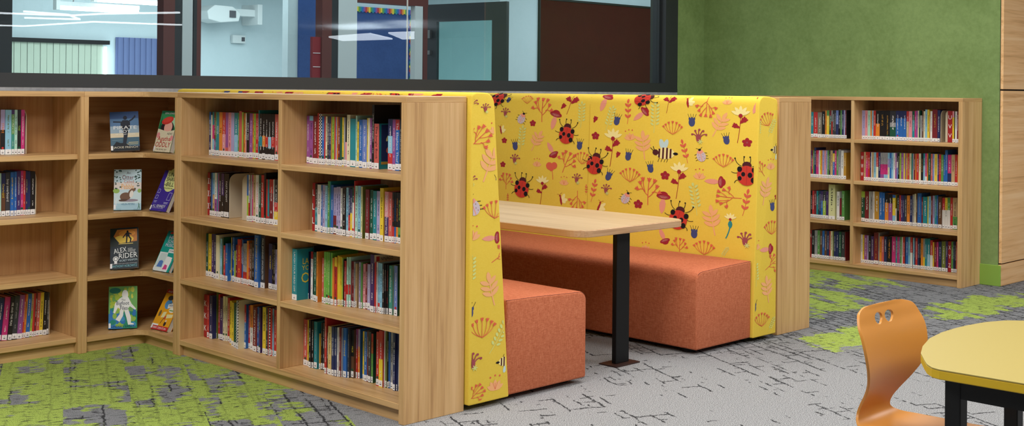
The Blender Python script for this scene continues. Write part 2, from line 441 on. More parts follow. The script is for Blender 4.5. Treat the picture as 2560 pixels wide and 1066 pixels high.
b = MB(); b.box(6.805, 6.890, 8.0, 8.06, 0, 1.93, 'mullion_grey'); struct('trim_11', b)
b = MB(); b.box(6.897, 6.945, 8.0, 8.09, 0, 1.93, 'mullion_red'); struct('trim_12', b)
# maroon pinboard on the corridor wall
t = thing('pinboard', 'dark maroon pinboard in a thin black frame on the corridor wall behind glass', 'pinboard', (9.553, 9.19, 0.9))
b = MB(); b.box(0.02, 3.3, -0.005, 0.01, 0.02, 1.30, 'felt_maroon'); b.build('felt', t)
b = MB()
for q in ((0, 3.32, 0, 0.02), (0, 3.32, 1.30, 1.322), (0, 0.02, 0.02, 1.30), (3.30, 3.32, 0.02, 1.30)): b.box(q[0], q[1], -0.014, 0.01, q[2], q[3], 'black_metal')
b.build('frame', t)
# open black door with a glass light
t = thing('open_door', 'black framed glass door standing open behind the window', 'door', (7.94, 9.18, 0), math.atan2(8.18 - 9.18, 8.09 - 7.94))
b = MB(); b.box(0, 0.16, -0.02, 0.02, 0.01, 2.05, 'door_black'); b.box(0.84, 1.01, -0.02, 0.02, 0.01, 2.05, 'door_black')
b.box(0.16, 0.84, -0.02, 0.02, 1.88, 2.05, 'door_black'); b.box(0.16, 0.84, -0.02, 0.02, 0.01, 0.3, 'door_black'); b.build('door_leaf', t)
b = MB(); b.box(0.16, 0.84, -0.004, 0.004, 0.3, 1.88, 'door_glass'); b.build('pane', t)
b = MB(); b.box(0.07, 0.10, -0.05, -0.02, 1.72, 1.80, 'steel'); b.box(0.07, 0.10, -0.05, -0.02, 1.56, 1.60, 'steel'); b.build('closer', t)
# blue board with a rainbow border
t = thing('display_board', 'blue fabric display board with rainbow zigzag border seen through the window', 'board', (7.9, 10.5, 0.6))
b = MB(); b.box(0, 1.02, 0, 0.02, 0, 1.50, 'felt_blue'); b.build('felt', t)
b = MB(); cs = ['r', 'o', 'y', 'g', 't', 'b', 'p']
for i in range(44):
    x = i * 0.0232; b.box(x, x + 0.0225, -0.006, 0, 1.44 + 0.01 * (i % 2), 1.50, bookmat(cs[i % 7]))
for i in range(62):
    z = i * 0.0232; b.box(0.955 - 0.008 * (i % 2), 1.02, -0.006, 0, z, z + 0.0225, bookmat(cs[i % 7]))
b.build('border', t)
b = MB(); b.box(7.37, 7.76, 10.5, 10.52, 0.6, 2.6, 'felt_blue'); tag(b.build('display_board'), 'plain blue fabric board between pale wall and dark post beyond the glass', 'board')
b = MB(); b.box(8.16, 8.95, 15.96, 15.99, 0.5, 1.9, 'curtain_blue')
for i in range(9): b.box(8.18 + i * 0.085, 8.225 + i * 0.085, 15.945, 15.96, 0.5, 1.9, 'curtain_blue')
tag(b.build('curtain'), 'blue pleated curtain on the classroom far wall right of the pale blind', 'curtain')
t = thing('blind', 'pale green vertical blind with dark headrail on the classroom far wall', 'blind', (6.2, 15.93, 0.5))
b = MB()
for i in range(20): b.box(i * 0.088, i * 0.088 + 0.082, 0.01 + 0.004 * (i % 2), 0.016 + 0.004 * (i % 2), 0, 1.29, 'blind_green')
tag(b.build('slats', t), None, None)
b = MB(); b.box(-0.02, 1.84, -0.02, 0.05, 1.29, 1.345, 'black_metal'); b.build('headrail', t)
b = MB(); b.box(1.772, 1.80, -0.01, 0.02, 0, 1.26, 'tube_light'); o = b.build('daylight_gap', t); o['label'] = 'bright strip of daylight beside the slats'
# patterned red fabric hanging near the dark post
b = MB(); b.box(5.76, 5.838, 8.02, 8.05, 0.9, 1.63, bookmat('R'))
for i in range(6): b.box(5.765, 5.833, 8.015, 8.02, 1.5 - i * 0.11, 1.504 - i * 0.11, 'seam_white')
tag(b.build('banner'), 'red checked fabric banner hanging beside the dark window post', 'banner')
# projector
t = thing('projector', 'white short throw projector on a wall arm high in the classroom', 'projector', (9.31, 15.7, 2.13))
b = MB(); b.prism([(0.02, 0.06), (0.22, 0.02), (0.52, 0.05), (0.55, 0.16), (0.42, 0.26), (0.12, 0.27), (0.0, 0.18)], -0.2, 0.18, 'projector_white', 'y'); b.build('body', t, bevel=0.012, seg=2)
b = MB(); b.box(0.50, 0.92, -0.06, 0.06, 0.14, 0.24, 'projector_white'); b.build('arm', t)
b = MB(); b.box(0.88, 0.96, -0.14, 0.30, 0.02, 0.32, 'projector_white'); b.build('wall_plate', t, bevel=0.006)
b = MB(); b.box(0.36, 0.46, -0.215, -0.2, 0.10, 0.20, 'ink'); b.build('vent', t)
t = thing('wall_socket_box', 'small white socket box on the classroom wall below the projector', 'socket', (10.0, 15.93, 1.88))
b = MB(); b.box(0, 0.22, 0, 0.06, 0, 0.12, 'projector_white'); b.build('box', t, bevel=0.005)
b = MB(); b.box(0.15, 0.20, -0.01, 0, 0.03, 0.09, 'ink'); b.build('switch', t)
# fluorescent battens of the classroom
for i, (a, c) in enumerate((((7.07, 15.4, 2.235), (8.18, 15.4, 2.235)), ((7.48, 15.2, 2.35), (8.57, 15.2, 2.35)))):
    t = thing('batten_light', ('lower' if i == 0 else 'upper') + ' fluorescent batten light hanging in the classroom', 'light', (a[0], a[1], a[2]), 0, 'classroom batten lights')
    L = c[0] - a[0]
    b = MB(); b.box(0, L, -0.05, 0.05, 0.02, 0.075, 'projector_white'); b.build('housing', t)
    b = MB(); b.box(0.02, L - 0.01, -0.045, 0.045, -0.03, 0.02, 'tube_light'); b.build('tube', t)
    b = MB(); b.box(-0.05, 0.0, -0.05, 0.05, -0.035, 0.10, 'projector_white'); b.build('end_cap', t)
    b = MB(); b.tube([(0.2, 0, 0.07), (0.2, 0, 2.9 - a[2])], 0.008, 'steel', 6); b.tube([(L - 0.2, 0, 0.07), (L - 0.2, 0, 2.9 - a[2])], 0.008, 'steel', 6); b.build('rod', t)
# linear pendant lights and ceiling panels of this room: seen only as reflections in the glass
PEND = [[(7.21, -6.14), (7.78, -5.98), (8.15, -5.8), (8.24, -5.05), (8.79, -3.86)], [(8.72, -9.81), (9.12, -9.69), (9.19, -7.23), (10.2, -7.02), (10.58, -6.91)], [(7.28, -5.44), (8.02, -5.66), (8.72, -6.74), (7.98, -7.05)]]
for i, pts in enumerate(PEND):
    t = thing('pendant_light', ('upper', 'lower', 'arrow shaped middle')[i] + ' thin white line light reflected in the window at upper left', 'light', (pts[0][0], pts[0][1], 2.25), 0, 'line lights reflected in the window')
    loc = [(x - pts[0][0], y - pts[0][1], 0) for x, y in pts]
    b = MB(); b.tube(loc, 0.015, 'pendant_light', 6); b.build('tube', t)
    b = MB()
    for p in loc: b.tube([(p[0], p[1], 0.03), (p[0], p[1], 0.65)], 0.006, 'steel', 6)
    b.build('suspension', t)
for i, q in enumerate((((19.98, -15.58), (21.73, -17.27), (21.8, -15.09), (19.4, -13.04)), ((19.38, -12.3), (21.95, -14.84), (21.96, -14.34), (19.47, -11.41)))):
    b = MB(); b.prism(q, 2.58, 2.62, 'panel_light')
    o = tag(b.build('panel_light'), ('wider' if i == 0 else 'narrower') + ' bright ceiling panel light reflected in the middle of the window', 'light', 'panel lights reflected in the window')

# ------------------------------------------------------------------ bookcases
SH = [0.9125, 0.634, 0.3515, 0.0728]
def bookcase(label, origin, rotz, width, depth, dividers, setback=0.002, t_side=0.030, far_side_t=None):
    """local frame: front at x=0, back at +x, bays along y (0..width)"""
    t = thing('bookcase', label, 'bookcase', origin, rotz)
    H = 1.2; TB = 0.0235
    b = MB(); b.box(0, depth, 0, t_side, 0, H - TB, 'oak_z'); b.build('side_panel', t, bevel=0.0015, seg=1)
    ts = far_side_t or t_side
    b = MB(); b.box(0, depth, width - ts, width, 0, H - TB, 'oak_z'); b.build('side_panel', t, bevel=0.0015, seg=1)
    b = MB(); b.box(0, depth, 0, width, H - TB, H, 'oak_y'); b.regrain('y', 'oak_x'); b.build('top_panel', t, bevel=0.0015, seg=1)
    b = MB(); b.box(depth - 0.014, depth - 0.002, t_side, width - ts, 0.05, H - TB, 'oak_inner_z'); b.build('back_panel', t)
    edges = [t_side]
    for d in dividers:
        b = MB(); b.box(setback, depth - 0.014, d - 0.0112, d + 0.0112, SH[3], H - TB, 'oak_z'); b.build('divider', t, bevel=0.001, seg=1)
        edges += [d - 0.0112, d + 0.0112]
    edges.append(width - ts)
    for q in range(0, len(edges), 2):
        for z in SH[:3]:
            b = MB(); b.box(setback, depth - 0.014, edges[q], edges[q + 1], z - 0.0235, z, 'oak_y'); b.build('shelf', t, bevel=0.002, seg=1)
    b = MB(); b.box(setback, depth - 0.014, t_side, width - ts, SH[3] - 0.0235, SH[3], 'oak_y'); b.build('shelf', t, bevel=0.002, seg=1)
    b = MB(); b.box(setback + 0.022, setback + 0.04, t_side, width - ts, 0, SH[3] - 0.0235, 'oak_y'); b.build('kickboard', t)
    return t
bookcase('long light oak bookcase in front whose end panel meets the yellow seat', (2.891, 3.443, 0), 0, 1.6226, 0.298, [0.8059], 0.002, 0.030, 0.0335)
bookcase('light oak bookcase cut off by the left edge of the photo', (2.592, 5.369, 0), math.pi / 2, 0.842, 0.300, [], 0.020, 0.019)
bookcase('light oak bookcase at the right backing onto the green wall', (7.4792, 3.485, 0), 0, 1.59, 0.2789, [0.7705], 0.004, 0.0275)
bookcase('light oak bookcase behind the yellow booth, only its end panel showing', (5.636, 5.07, 0), math.pi, 1.627, 0.302, [0.82], 0.002, 0.030)
# corner unit
t = thing('bookcase', 'light oak corner bookcase with curved inner shelves showing eight face-out books', 'bookcase', (2.592, 5.066, 0))
X0, X1, Y0, Y1 = 0.0, 0.598, 0.0, 0.604            # outer extents; the notch is x<0.299, y<0.303
NX, NY = 0.299, 0.303
def lshape(inset_f, r, side, back):
    ax, ay = NX + inset_f, NY + inset_f
    pts = [(side, ay), (ax - r, ay)] + list(reversed(arc(ax - r, ay - r, r, 0, 90, 8)))[1:-1] + [(ax, ay - r), (ax, side), (X1 - back, side), (X1 - back, Y1 - back), (side, Y1 - back)]
    return list(reversed(pts)) if False else pts
b = MB(); b.box(0, 0.022, NY, Y1, 0, 1.1765, 'oak_z'); b.build('side_panel', t, bevel=0.0015, seg=1)
b = MB(); b.box(NX, X1, 0, 0.0225, 0, 1.1765, 'oak_z'); b.build('side_panel', t, bevel=0.0015, seg=1)
b = MB(); b.prism(lshape(0, 0.06, 0.0, 0.0), 1.1765, 1.2, 'oak_x'); b.regrain('x', 'oak_y'); b.build('top_panel', t)
b = MB(); b.box(0.022, X1, Y1 - 0.016, Y1 - 0.003, 0.05, 1.1765, 'oak_inner_x'); b.build('back_panel', t)
b = MB(); b.box(X1 - 0.016, X1 - 0.003, 0.0225, Y1 - 0.016, 0.05, 1.1765, 'oak_inner_y'); b.build('back_panel', t)
for z in SH:
    b = MB(); b.prism(lshape(0.004, 0.06, 0.0225, 0.016), z - 0.0235, z, 'oak_x'); b.regrain('x', 'oak_y'); b.build('shelf', t)
b = MB(); b.box(0.022, NX + 0.045, NY + 0.025, NY + 0.043, 0, 0.049, 'oak_x'); b.build('kickboard', t)
b = MB(); b.box(NX + 0.027, NX + 0.045, 0.0225, NY + 0.025, 0, 0.049, 'oak_y'); b.build('kickboard', t)

# ------------------------------------------------------------------ motifs of the yellow print
MC = {}
for nm, rgb in dict(K=(30, 24, 30), R=(206, 62, 48), D=(164, 40, 50), C=(222, 100, 76), P=(244, 178, 122), M=(212, 218, 134), W=(248, 232, 160), B=(70, 76, 124),
                    U=(160, 76, 84), V=(206, 190, 196), S=(196, 220, 222), N=(82, 36, 40), T=(52, 138, 140), I=(236, 156, 134)).items():
    MC[nm] = plain('print_' + nm.lower() + '_tone' if nm.islower() else 'print_tone_' + nm.lower(), rgb, 0.85, spec=0.2)
def ell(c, cx, cy, rx, ry, rot=0, n=14):
    a = math.radians(rot); ca, sa = math.cos(a), math.sin(a)
    return [(c, [(cx + rx * math.cos(t) * ca - ry * math.sin(t) * sa, cy + rx * math.cos(t) * sa + ry * math.sin(t) * ca) for t in [2 * math.pi * i / n for i in range(n)]])]
def pet(c, x0, y0, x1, y1, w):
    dx, dy = x1 - x0, y1 - y0; L = math.hypot(dx, dy); nx, ny = -dy / L * w / 2, dx / L * w / 2
    k = [(0, 0.25), (0.2, 0.72), (0.5, 1.0), (0.8, 0.7), (1.0, 0.05)]
    return [(c, [(x0 + dx * t - nx * s, y0 + dy * t - ny * s) for t, s in k] + [(x0 + dx * t + nx * s, y0 + dy * t + ny * s) for t, s in reversed(k)])]
def stroke(c, pts, w):
    o = []
    for (x0, y0), (x1, y1) in zip(pts, pts[1:]):
        dx, dy = x1 - x0, y1 - y0; L = math.hypot(dx, dy) or 1; nx, ny = -dy / L * w / 2, dx / L * w / 2; ex, ey = dx / L * w * 0.2, dy / L * w * 0.2
        o.append((c, [(x0 - ex - nx, y0 - ey - ny), (x1 + ex - nx, y1 + ey - ny), (x1 + ex + nx, y1 + ey + ny), (x0 - ex + nx, y0 - ey + ny)]))
    return o
def qb(p0, p1, p2, n=6): return [((1 - t) ** 2 * p0[0] + 2 * t * (1 - t) * p1[0] + t * t * p2[0], (1 - t) ** 2 * p0[1] + 2 * t * (1 - t) * p1[1] + t * t * p2[1]) for t in [i / n for i in range(n + 1)]]
def tulip(c, x, y, a, s):
    o = ell(c, x + math.cos(a) * s * 0.35, y + math.sin(a) * s * 0.35, s * 0.42, s * 0.32, math.degrees(a), 10)
    for d in (-0.5, 0, 0.5): o += pet(c, x + math.cos(a) * s * 0.3, y + math.sin(a) * s * 0.3, x + math.cos(a + d) * s, y + math.sin(a + d) * s, s * 0.3)
    return o
def oak(c, x, y, a, s):
    o = pet(c, x, y, x + math.cos(a) * s, y + math.sin(a) * s, s * 0.42)
    for f, d in ((0.35, 0.75), (0.6, 0.7), (0.35, -0.75), (0.6, -0.7)):
        bx, by = x + math.cos(a) * s * f, y + math.sin(a) * s * f
        o += ell(c, bx + math.cos(a + d) * s * 0.25, by + math.sin(a + d) * s * 0.25, s * 0.2, s * 0.12, math.degrees(a + d), 9)
    return o
def daisy(x, y, s):
    o = []
    for d in (-1.15, -0.6, 0, 0.6, 1.15): o += pet('W', x, y, x + math.sin(d) * s, y + math.cos(d) * s, s * 0.36)
    return o + ell('D', x, y - s * 0.08, s * 0.2, s * 0.22)
def motif(k):
    o = []
    if k == 'LB':
        for s in (-1, 1):
            for q in (((.08, .26), (.12, .38), (.09, .46)), ((.16, .16), (.32, .22), (.36, .40)), ((.26, -.06), (.36, -.10), (.46, -.04)), ((.24, -.30), (.34, -.30), (.36, -.40))):
                p = [(s * x, y) for x, y in q]; o += stroke('K', qb(*p), .018)
            o += ell('K', s * .09, .47, .025, .025, 0, 8) + ell('K', s * .36, .41, .025, .025, 0, 8)
        o += ell('N', 0, .19, .14, .13) + ell('R', 0, -.14, .285, .325, 0, 22) + stroke('D', [(0, .15), (0, -.44)], .012)
        for x, y, r in ((-.21, .06, .075), (.22, .05, .075), (-.10, -.10, .06), (.10, -.12, .07), (-.2, -.24, .06), (.2, -.28, .075)): o += ell('K', x, y, r, r * 1.25, 0, 12)
    elif k == 'GB':
        for s in (-1, 1):
            for y in (.1, -.1, -.28): o += stroke('K', [(s * .26, y), (s * .40, y - .05)], .03)
            o += stroke('K', qb((s * .05, .36), (s * .1, .46), (s * .2, .48)), .025)
        o += ell('V', 0, -.1, .29, .36, 0, 18) + ell('I', 0, .2, .2, .13) + ell('K', 0, .34, .09, .08) + stroke('I', [(0, .15), (0, -.44)], .04)
        for x, y in ((-.14, .02), (-.1, -.15), (-.16, -.28), (.14, .02), (.1, -.15), (.16, -.28)): o += ell('U', x, y, .022, .022, 0, 7)
    elif k == 'BE':
        o += ell('S', -.12, .36, .10, .22, 14) + ell('S', .03, .36, .09, .22, -16)
        for x in (-.2, -.08, .04, .14): o += stroke('K', [(x, -.18), (x - .06, -.36)], .018)
        o += ell('W', .02, 0, .36, .24, 0, 18)
        for x, h in ((-.22, .36), (-.07, .46), (.08, .46), (.22, .38)): o.append(('N', [(x - .035, -h / 2), (x + .035, -h / 2), (x + .045, h / 2), (x - .025, h / 2)]))
        o += ell('N', -.36, .02, .12, .12) + pet('K', .32, 0, .52, 0, .12) + stroke('K', [(-.4, .1), (-.46, .26)], .025) + stroke('K', [(-.44, .08), (-.56, .2)], .025)
    elif k == 'MU':
        o += pet('I', 0, .2, 0, -.55, .28) + [('I', [(-.08, -.1), (.08, -.1), (.06, .25), (-.06, .25)])] + ell('I', 0, -.05, .15, .05)
        o += ell('D', 0, .27, .32, .14, 0, 16) + ell('D', 0, .35, .2, .15) + ell('U', 0, .24, .24, .075, 0, 12)
        for d in (-.16, -.08, 0, .08, .16): o += stroke('I', [(d * .4, .19), (d, .28)], .012)
    elif k == 'UM':
        for i, a in enumerate((-1.05, -.72, -.38, 0, .38, .72, 1.05)):
            e = (math.sin(a) * .56, -.44 + math.cos(a) * .66 + (.06 if abs(a) > 1 else 0))
            o += stroke('C', qb((0, -.45), (math.sin(a) * .42, -.42 + .12 * abs(a)), e), .02) + tulip('C', e[0], e[1], math.pi / 2 - a * .6, .15)
    elif k == 'BR':
        o += stroke('C', qb((0, -.5), (-.02, 0), (.02, .34)), .028) + tulip('C', .02, .34, 1.5, .16)
        for x0, y0, x1, y1, a in ((-.01, -.15, -.26, .22, 1.9), (0, -.22, .28, .12, 1.2), (-.15, .03, -.34, .02, 2.4), (.14, -.04, .34, -.06, .6), (0, .05, .2, .32, 1.2), (-.1, -.02, -.18, .36, 1.7)):
            o += stroke('C', qb((x0, y0), ((x0 + x1) / 2, y0 + .08), (x1, y1), 4), .022) + tulip('C', x1, y1, a, .15)
    elif k == 'BT':
        o += ell('B', 0, -.16, .24, .34, 0, 16) + pet('B', -.12, -.05, -.2, .24, .18) + pet('B', 0, 0, 0, .26, .18) + pet('B', .12, -.05, .2, .24, .18)
        for x in (-.28, -.09, .1, .29): o += stroke('K', [(x * .7, .2), (x * 1.1, .5)], .025)
    elif k == 'RF':
        for i in range(5):
            a = math.pi / 2 + i * 2 * math.pi / 5; o += ell('D', math.cos(a) * .27, math.sin(a) * .27, .23, .2, math.degrees(a), 10)
        o += ell('U', 0, 0, .1, .1, 0, 8)
    elif k == 'WD':
        o += stroke('D', qb((.0, .22), (.0, -.1), (-.06, -.5)), .014) + oak('D', -.01, -.1, 2.7, .2) + oak('D', -.01, .02, .75, .22) + daisy(0, .24, .25)
    elif k == 'OL': o += oak('D', -.1, -.4, 1.2, .9)
    elif k == 'OS': o += stroke('D', qb((0, .45), (.0, 0), (-.1, -.5)), .02) + oak('D', .02, .05, .9, .42) + oak('D', 0, .12, 2.5, .34)
    elif k == 'PL':
        o += stroke('P', qb((0, -.5), (0, 0), (.04, .4)), .04) + pet('P', .02, .2, .05, .52, .14)
        for y, l in ((-.2, .26), (-.03, .28), (.14, .25)):
            o += pet('P', 0, y, -l, y + .18, .13) + pet('P', 0, y, l, y + .2, .13)
    elif k == 'MS':
        o += stroke('M', qb((-.03, -.5), (.02, 0), (0, .45)), .016)
        for i in range(6):
            y = -.24 + i * .12; o += ell('M', -.09, y + .03, .065, .035, 140, 8) + ell('M', .09, y + .05, .065, .035, 40, 8)
        o += ell('M', 0, .48, .04, .06, 0, 8)
    elif k == 'LO':
        for a in (-1.1, -.6, 0, .6, 1.1): o += pet('P', 0, -.4, math.sin(a) * .55, -.4 + math.cos(a) * .62, .26)
        for a in (-.5, 0, .5): o += stroke('C', [(0, -.35), (math.sin(a) * .3, .02)], .02)
        for x, y in ((-.3, .38), (0, .46), (.28, .4)): o += ell('C', x, y, .055, .055, 0, 8)
    elif k == 'PC':
        for a in (-1.0, -.5, 0, .5, 1.0):
            e = (math.sin(a) * .5, -.3 + math.cos(a) * .68)
            o += stroke('U', qb((0, -.35), (math.sin(a) * .2, .1), e), .06) + ell('U', e[0] + .04, e[1] - .03, .07, .07, 0, 8)
        o += pet('U', 0, -.45, 0, .1, .3)
        for i in range(6):
            a = i * math.pi / 3; o += pet('M', .12, -.42, .12 + math.cos(a) * .18, -.42 + math.sin(a) * .18, .06)
    elif k == 'RS':
        o += stroke('C', qb((0, -.5), (.04, 0), (0, .4)), .018) + pet('C', 0, .34, .0, .54, .1)
        for y in (-.25, -.02, .2): o += pet('C', .01, y, -.11, y + .14, .09) + pet('C', .01, y, .13, y + .14, .09)
    elif k == 'BF':
        o += ell('W', .16, .18, .12, .3, -20) + ell('W', .26, 0, .24, .14, 10) + ell('W', .2, -.14, .18, .1, -20)
        o += pet('D', -.06, .28, .06, -.42, .16) + ell('D', -.08, .28, .07, .08, 0, 8) + stroke('D', qb((-.08, .34), (-.06, .45), (.06, .52)), .02) + stroke('D', qb((-.1, .33), (-.2, .42), (-.3, .38)), .02)
    elif k == 'HL':
        o += stroke('C', qb((.02, .2), (.06, -.1), (.1, -.5)), .03) + ell('C', -.12, .24, .2, .22, 20) + ell('C', .14, .28, .18, .2, -20) + pet('C', 0, .35, -.02, -.05, .34)
    elif k == 'TF':
        o += stroke('T', qb((0, .1), (.0, -.2), (-.14, -.5)), .04) + pet('T', 0, -.1, 0, .2, .16) + daisy(0, .26, .24)
    return o
def clip(poly, f):
    out = []
    for i, p in enumerate(poly):
        q = poly[i - 1]; a, c = f(q), f(p)
        if (a >= 0) != (c >= 0): t = a / (a - c); out.append((q[0] + (p[0] - q[0]) * t, q[1] + (p[1] - q[1]) * t))
        if c >= 0: out.append(p)
    return out
def scatter(mb, spec, sgn, place, bounds):
    """spec: kind,s,t,height,rot in mm; sgn: +1/-1 which way local x runs along s; place(s, t, layer) -> point; bounds: half-planes kept"""
    for it in spec.split(';'):
        k, s, tt, h, r = it.split(','); s, tt, h, r = float(s) / 1000, float(tt) / 1000, float(h) / 1000, math.radians(-float(r))
        ca, sa = math.cos(r), math.sin(r)
        for li, (c, pts) in enumerate(motif(k)):
            pl = [(s + sgn * 1.32 * h * (x * ca - y * sa), tt + h * (x * sa + y * ca)) for x, y in pts]
            for f in bounds:
                pl = clip(pl, f)
                if len(pl) < 3: break
            if len(pl) < 3: continue
            if sgn < 0: pl = pl[::-1]
            mb_pts = [place(u, v, li) for u, v in pl]
            mb.poly(mb_pts, MC[c])
M_FACE="LB,4687,973,148,8;LB,4468,816,153,12;LB,5027,650,153,8;LB,5239,1161,134,60;BT,5160,1151,44,25;UM,5008,1155,61,0;PC,5185,1075,62,0;GB,5046,1043,79,25;RF,4957,1014,39,0;BR,4885,1094,142,0;MU,4786,1040,111,15;MS,5044,920,149,5;PL,4925,915,130,25;BT,5097,885,66,-8;RF,5187,906,36,0;MU,4802,864,94,150;OL,4725,1116,41,20;OS,4665,1127,118,10;MS,4580,1070,142,0;LO,4914,788,54,0;BR,4684,802,127,20;HL,4798,749,102,0;BT,4589,907,63,5;UM,4560,835,83,15;PC,5096,804,66,0;RF,5193,764,36,0;BR,5161,668,97,0;WD,4866,634,172,0;LO,4699,695,55,0;PC,4603,718,63,0;BF,4718,589,76,0;BR,4595,593,109,180;RS,4479,655,124,10;MU,4416,1148,107,20;OL,4483,1047,41,0;RF,4474,957,45,0;MS,4374,1054,139,15;WD,4347,900,212,0;BT,4368,748,65,20;PC,4387,673,61,0;BF,4432,572,74,30;RS,4531,656,58,0;RS,5144,568,53,0;BF,5218,967,62,0;LB,3478,815,151,0;LB,3886,564,155,12;LB,4133,1171,126,70;BT,4322,1051,64,10;RS,4249,1095,131,0;MU,4157,1082,92,50;MS,4062,1066,158,0;UM,3944,1022,86,0;OS,3974,1142,99,0;BF,3852,1150,69,0;BR,3732,1131,112,180;LO,3608,1163,47,0;BT,3822,1059,65,0;PL,3652,1042,135,25;PC,3777,984,80,0;WD,3524,1047,188,0;MU,3421,1150,100,25;BT,3607,972,59,-10;RF,3482,957,47,0;PL,4138,920,151,-8;LO,4231,969,63,-10;BE,3991,882,128,0;RS,3862,896,122,-15;GB,3759,884,76,-15;UM,3620,867,83,0;BT,4236,863,63,8;BT,4085,806,62,-10;RF,3985,766,48,0;WD,3894,748,195,0;LO,3765,785,60,0;MU,3665,753,95,90;BR,3583,680,118,-90;RS,3482,660,132,10;UM,4221,762,93,0;BR,4094,678,146,0;RF,4159,604,49,0;MU,3995,627,111,5;MS,3786,655,161,-10;PL,3680,558,151,-12;TF,3569,540,129,0;BT,3788,489,64,0;PC,3479,485,81,0;MU,3986,447,82,155;BR,3878,408,89,0;UM,3724,421,88,0;LO,4100,381,58,0;GB,4244,634,76,25;MS,3598,404,63,30;OL,4313,860,38,0;LO,3984,370,22,0;PC,4224,368,23,0"
M_END_FAR="UM,5179,1096,86,-25;MS,5118,1045,93,0;MS,5229,1048,94,25;BE,5280,940,87,180;LO,5225,868,59,0;PL,5178,738,140,12;BT,5242,664,59,-5;UM,5237,559,86,0;MU,5197,448,86,90;LO,5105,476,54,0;RF,5281,705,31,0;BR,5135,845,85,-40;BR,5247,373,106,60;MS,5105,333,119,-5;PL,5202,250,134,-10;BT,5089,178,63,0;UM,5157,111,84,0;MS,5245,71,78,30"
M_END_NEAR="PC,3198,1178,46,20;PC,3265,1158,40,0;BR,3231,1038,109,45;PL,3292,944,150,20;BT,3343,875,52,-10;PC,3194,884,46,0;GB,3203,784,86,-20;UM,3324,768,87,5;LO,3203,679,63,0;MU,3308,653,75,90;LO,3320,1078,52,0;BR,3361,582,96,60;MS,3200,532,123,0;PL,3301,456,132,-15;BT,3192,385,65,5;UM,3257,318,95,0;MS,3350,266,140,30;BE,3387,166,78,180;PC,3209,194,72,0;LO,3331,88,66,0;BR,3226,62,80,50;LB,3158,206,79,0"
M_TOP="LO,3250,4711,90,0;PL,3250,4541,120,40;OL,3250,4973,70,0;OL,3250,4057,100,20;BR,3250,4017,120,80;MU,3250,3750,90,0;BT,3250,5146,70,0;PL,3250,4263,100,0;RF,3245,4860,80,0;LB,3240,4300,130,30;RF,3240,4620,70,0;OL,3235,3620,110,40;BT,3240,5020,80,90;MU,3235,4150,120,60;LB,3235,3880,100,-40"
# ------------------------------------------------------------------ the booth
def backrest_mesh(name, prof, y0, y1, bev):
    """prof: outline in (x, z), extruded along y"""
    b = MB(); b.prism(prof, y0, y1, 'yellow_fabric', 'y')
    return b
def finish(b, art, name, parent, bev):
    """bevel the padded body, then merge the printed pattern into the same mesh"""
    me = b.mesh(name, bevel=bev, seg=4, smooth=True, angle=28)
    n0 = len(me.vertices); vs = [tuple(v.co) for v in me.vertices]; fs = [tuple(p.vertices) for p in me.polygons]; mi = [p.material_index for p in me.polygons]
    mats = list(me.materials)
    for m in art.mats:
        if m not in mats: mats.append(m)
    for f, k in zip(art.f, art.mi): fs.append(tuple(q + n0 for q in f)); mi.append(mats.index(art.mats[k]))
    vs += art.v
    m2 = bpy.data.meshes.new(name); m2.from_pydata(vs, [], fs)
    for m in mats: m2.materials.append(m)
    m2.polygons.foreach_set('material_index', mi)
    for i, p in enumerate(m2.polygons): p.use_smooth = i < len(me.polygons)
    m2.update()
    return link(name, m2, parent)
def seat(parent, xb, xf, y0, y1, sgn):
    """xb: x at the backrest, xf: x of the aisle edge"""
    pr = [(xb, 0.022), (xf, 0.022), (xf, 0.345)]
    pr += [(xf + sgn * (0.045 - 0.045 * math.cos(a)), 0.345 + 0.042 * math.sin(a)) for a in [math.pi / 2 * i / 6 for i in range(1, 7)]]
    pr += [(xb + (xf - xb) * 0.4, 0.396), (xb, 0.400)]
    if sgn < 0: pr = pr if False else pr
    # orientation: make the outline counter-clockwise in (x, z)
    ar = sum(pr[i - 1][0] * pr[i][1] - pr[i][0] * pr[i - 1][1] for i in range(len(pr)))
    if ar < 0: pr = pr[::-1]
    b = MB(); b.prism(pr, y0, y1, 'coral_linen', 'y')
    o = b.build('seat', parent, bevel=0.010, seg=3, smooth=True, angle=40)
    s = MB(); pts = [(xb + (xf - xb) * i / 8.0, y0 + 0.004, 0.0) for i in range(9)]
    top = [p for p in pr if p[1] > 0.368]
    top.sort(key=lambda p: abs(p[0] - xb))
    s.tube([(x, y0 + 0.0035, z - 0.0035) for x, z in top], 0.0013, 'thread', 6)
    s.build('piping', parent)
    for (x, y) in ((xf - (xf - xb) * 0.14, y0 + 0.09), (xf - (xf - xb) * 0.86, y0 + 0.09), (xf - (xf - xb) * 0.14, y1 - 0.09), (xf - (xf - xb) * 0.86, y1 - 0.09)):
        f = MB(); f.prism([(x + 0.035 * math.cos(a), y + 0.035 * math.sin(a)) for a in [2 * math.pi * i / 14 for i in range(14)]], 0, 0.024, 'black_metal'); f.build('foot', parent)

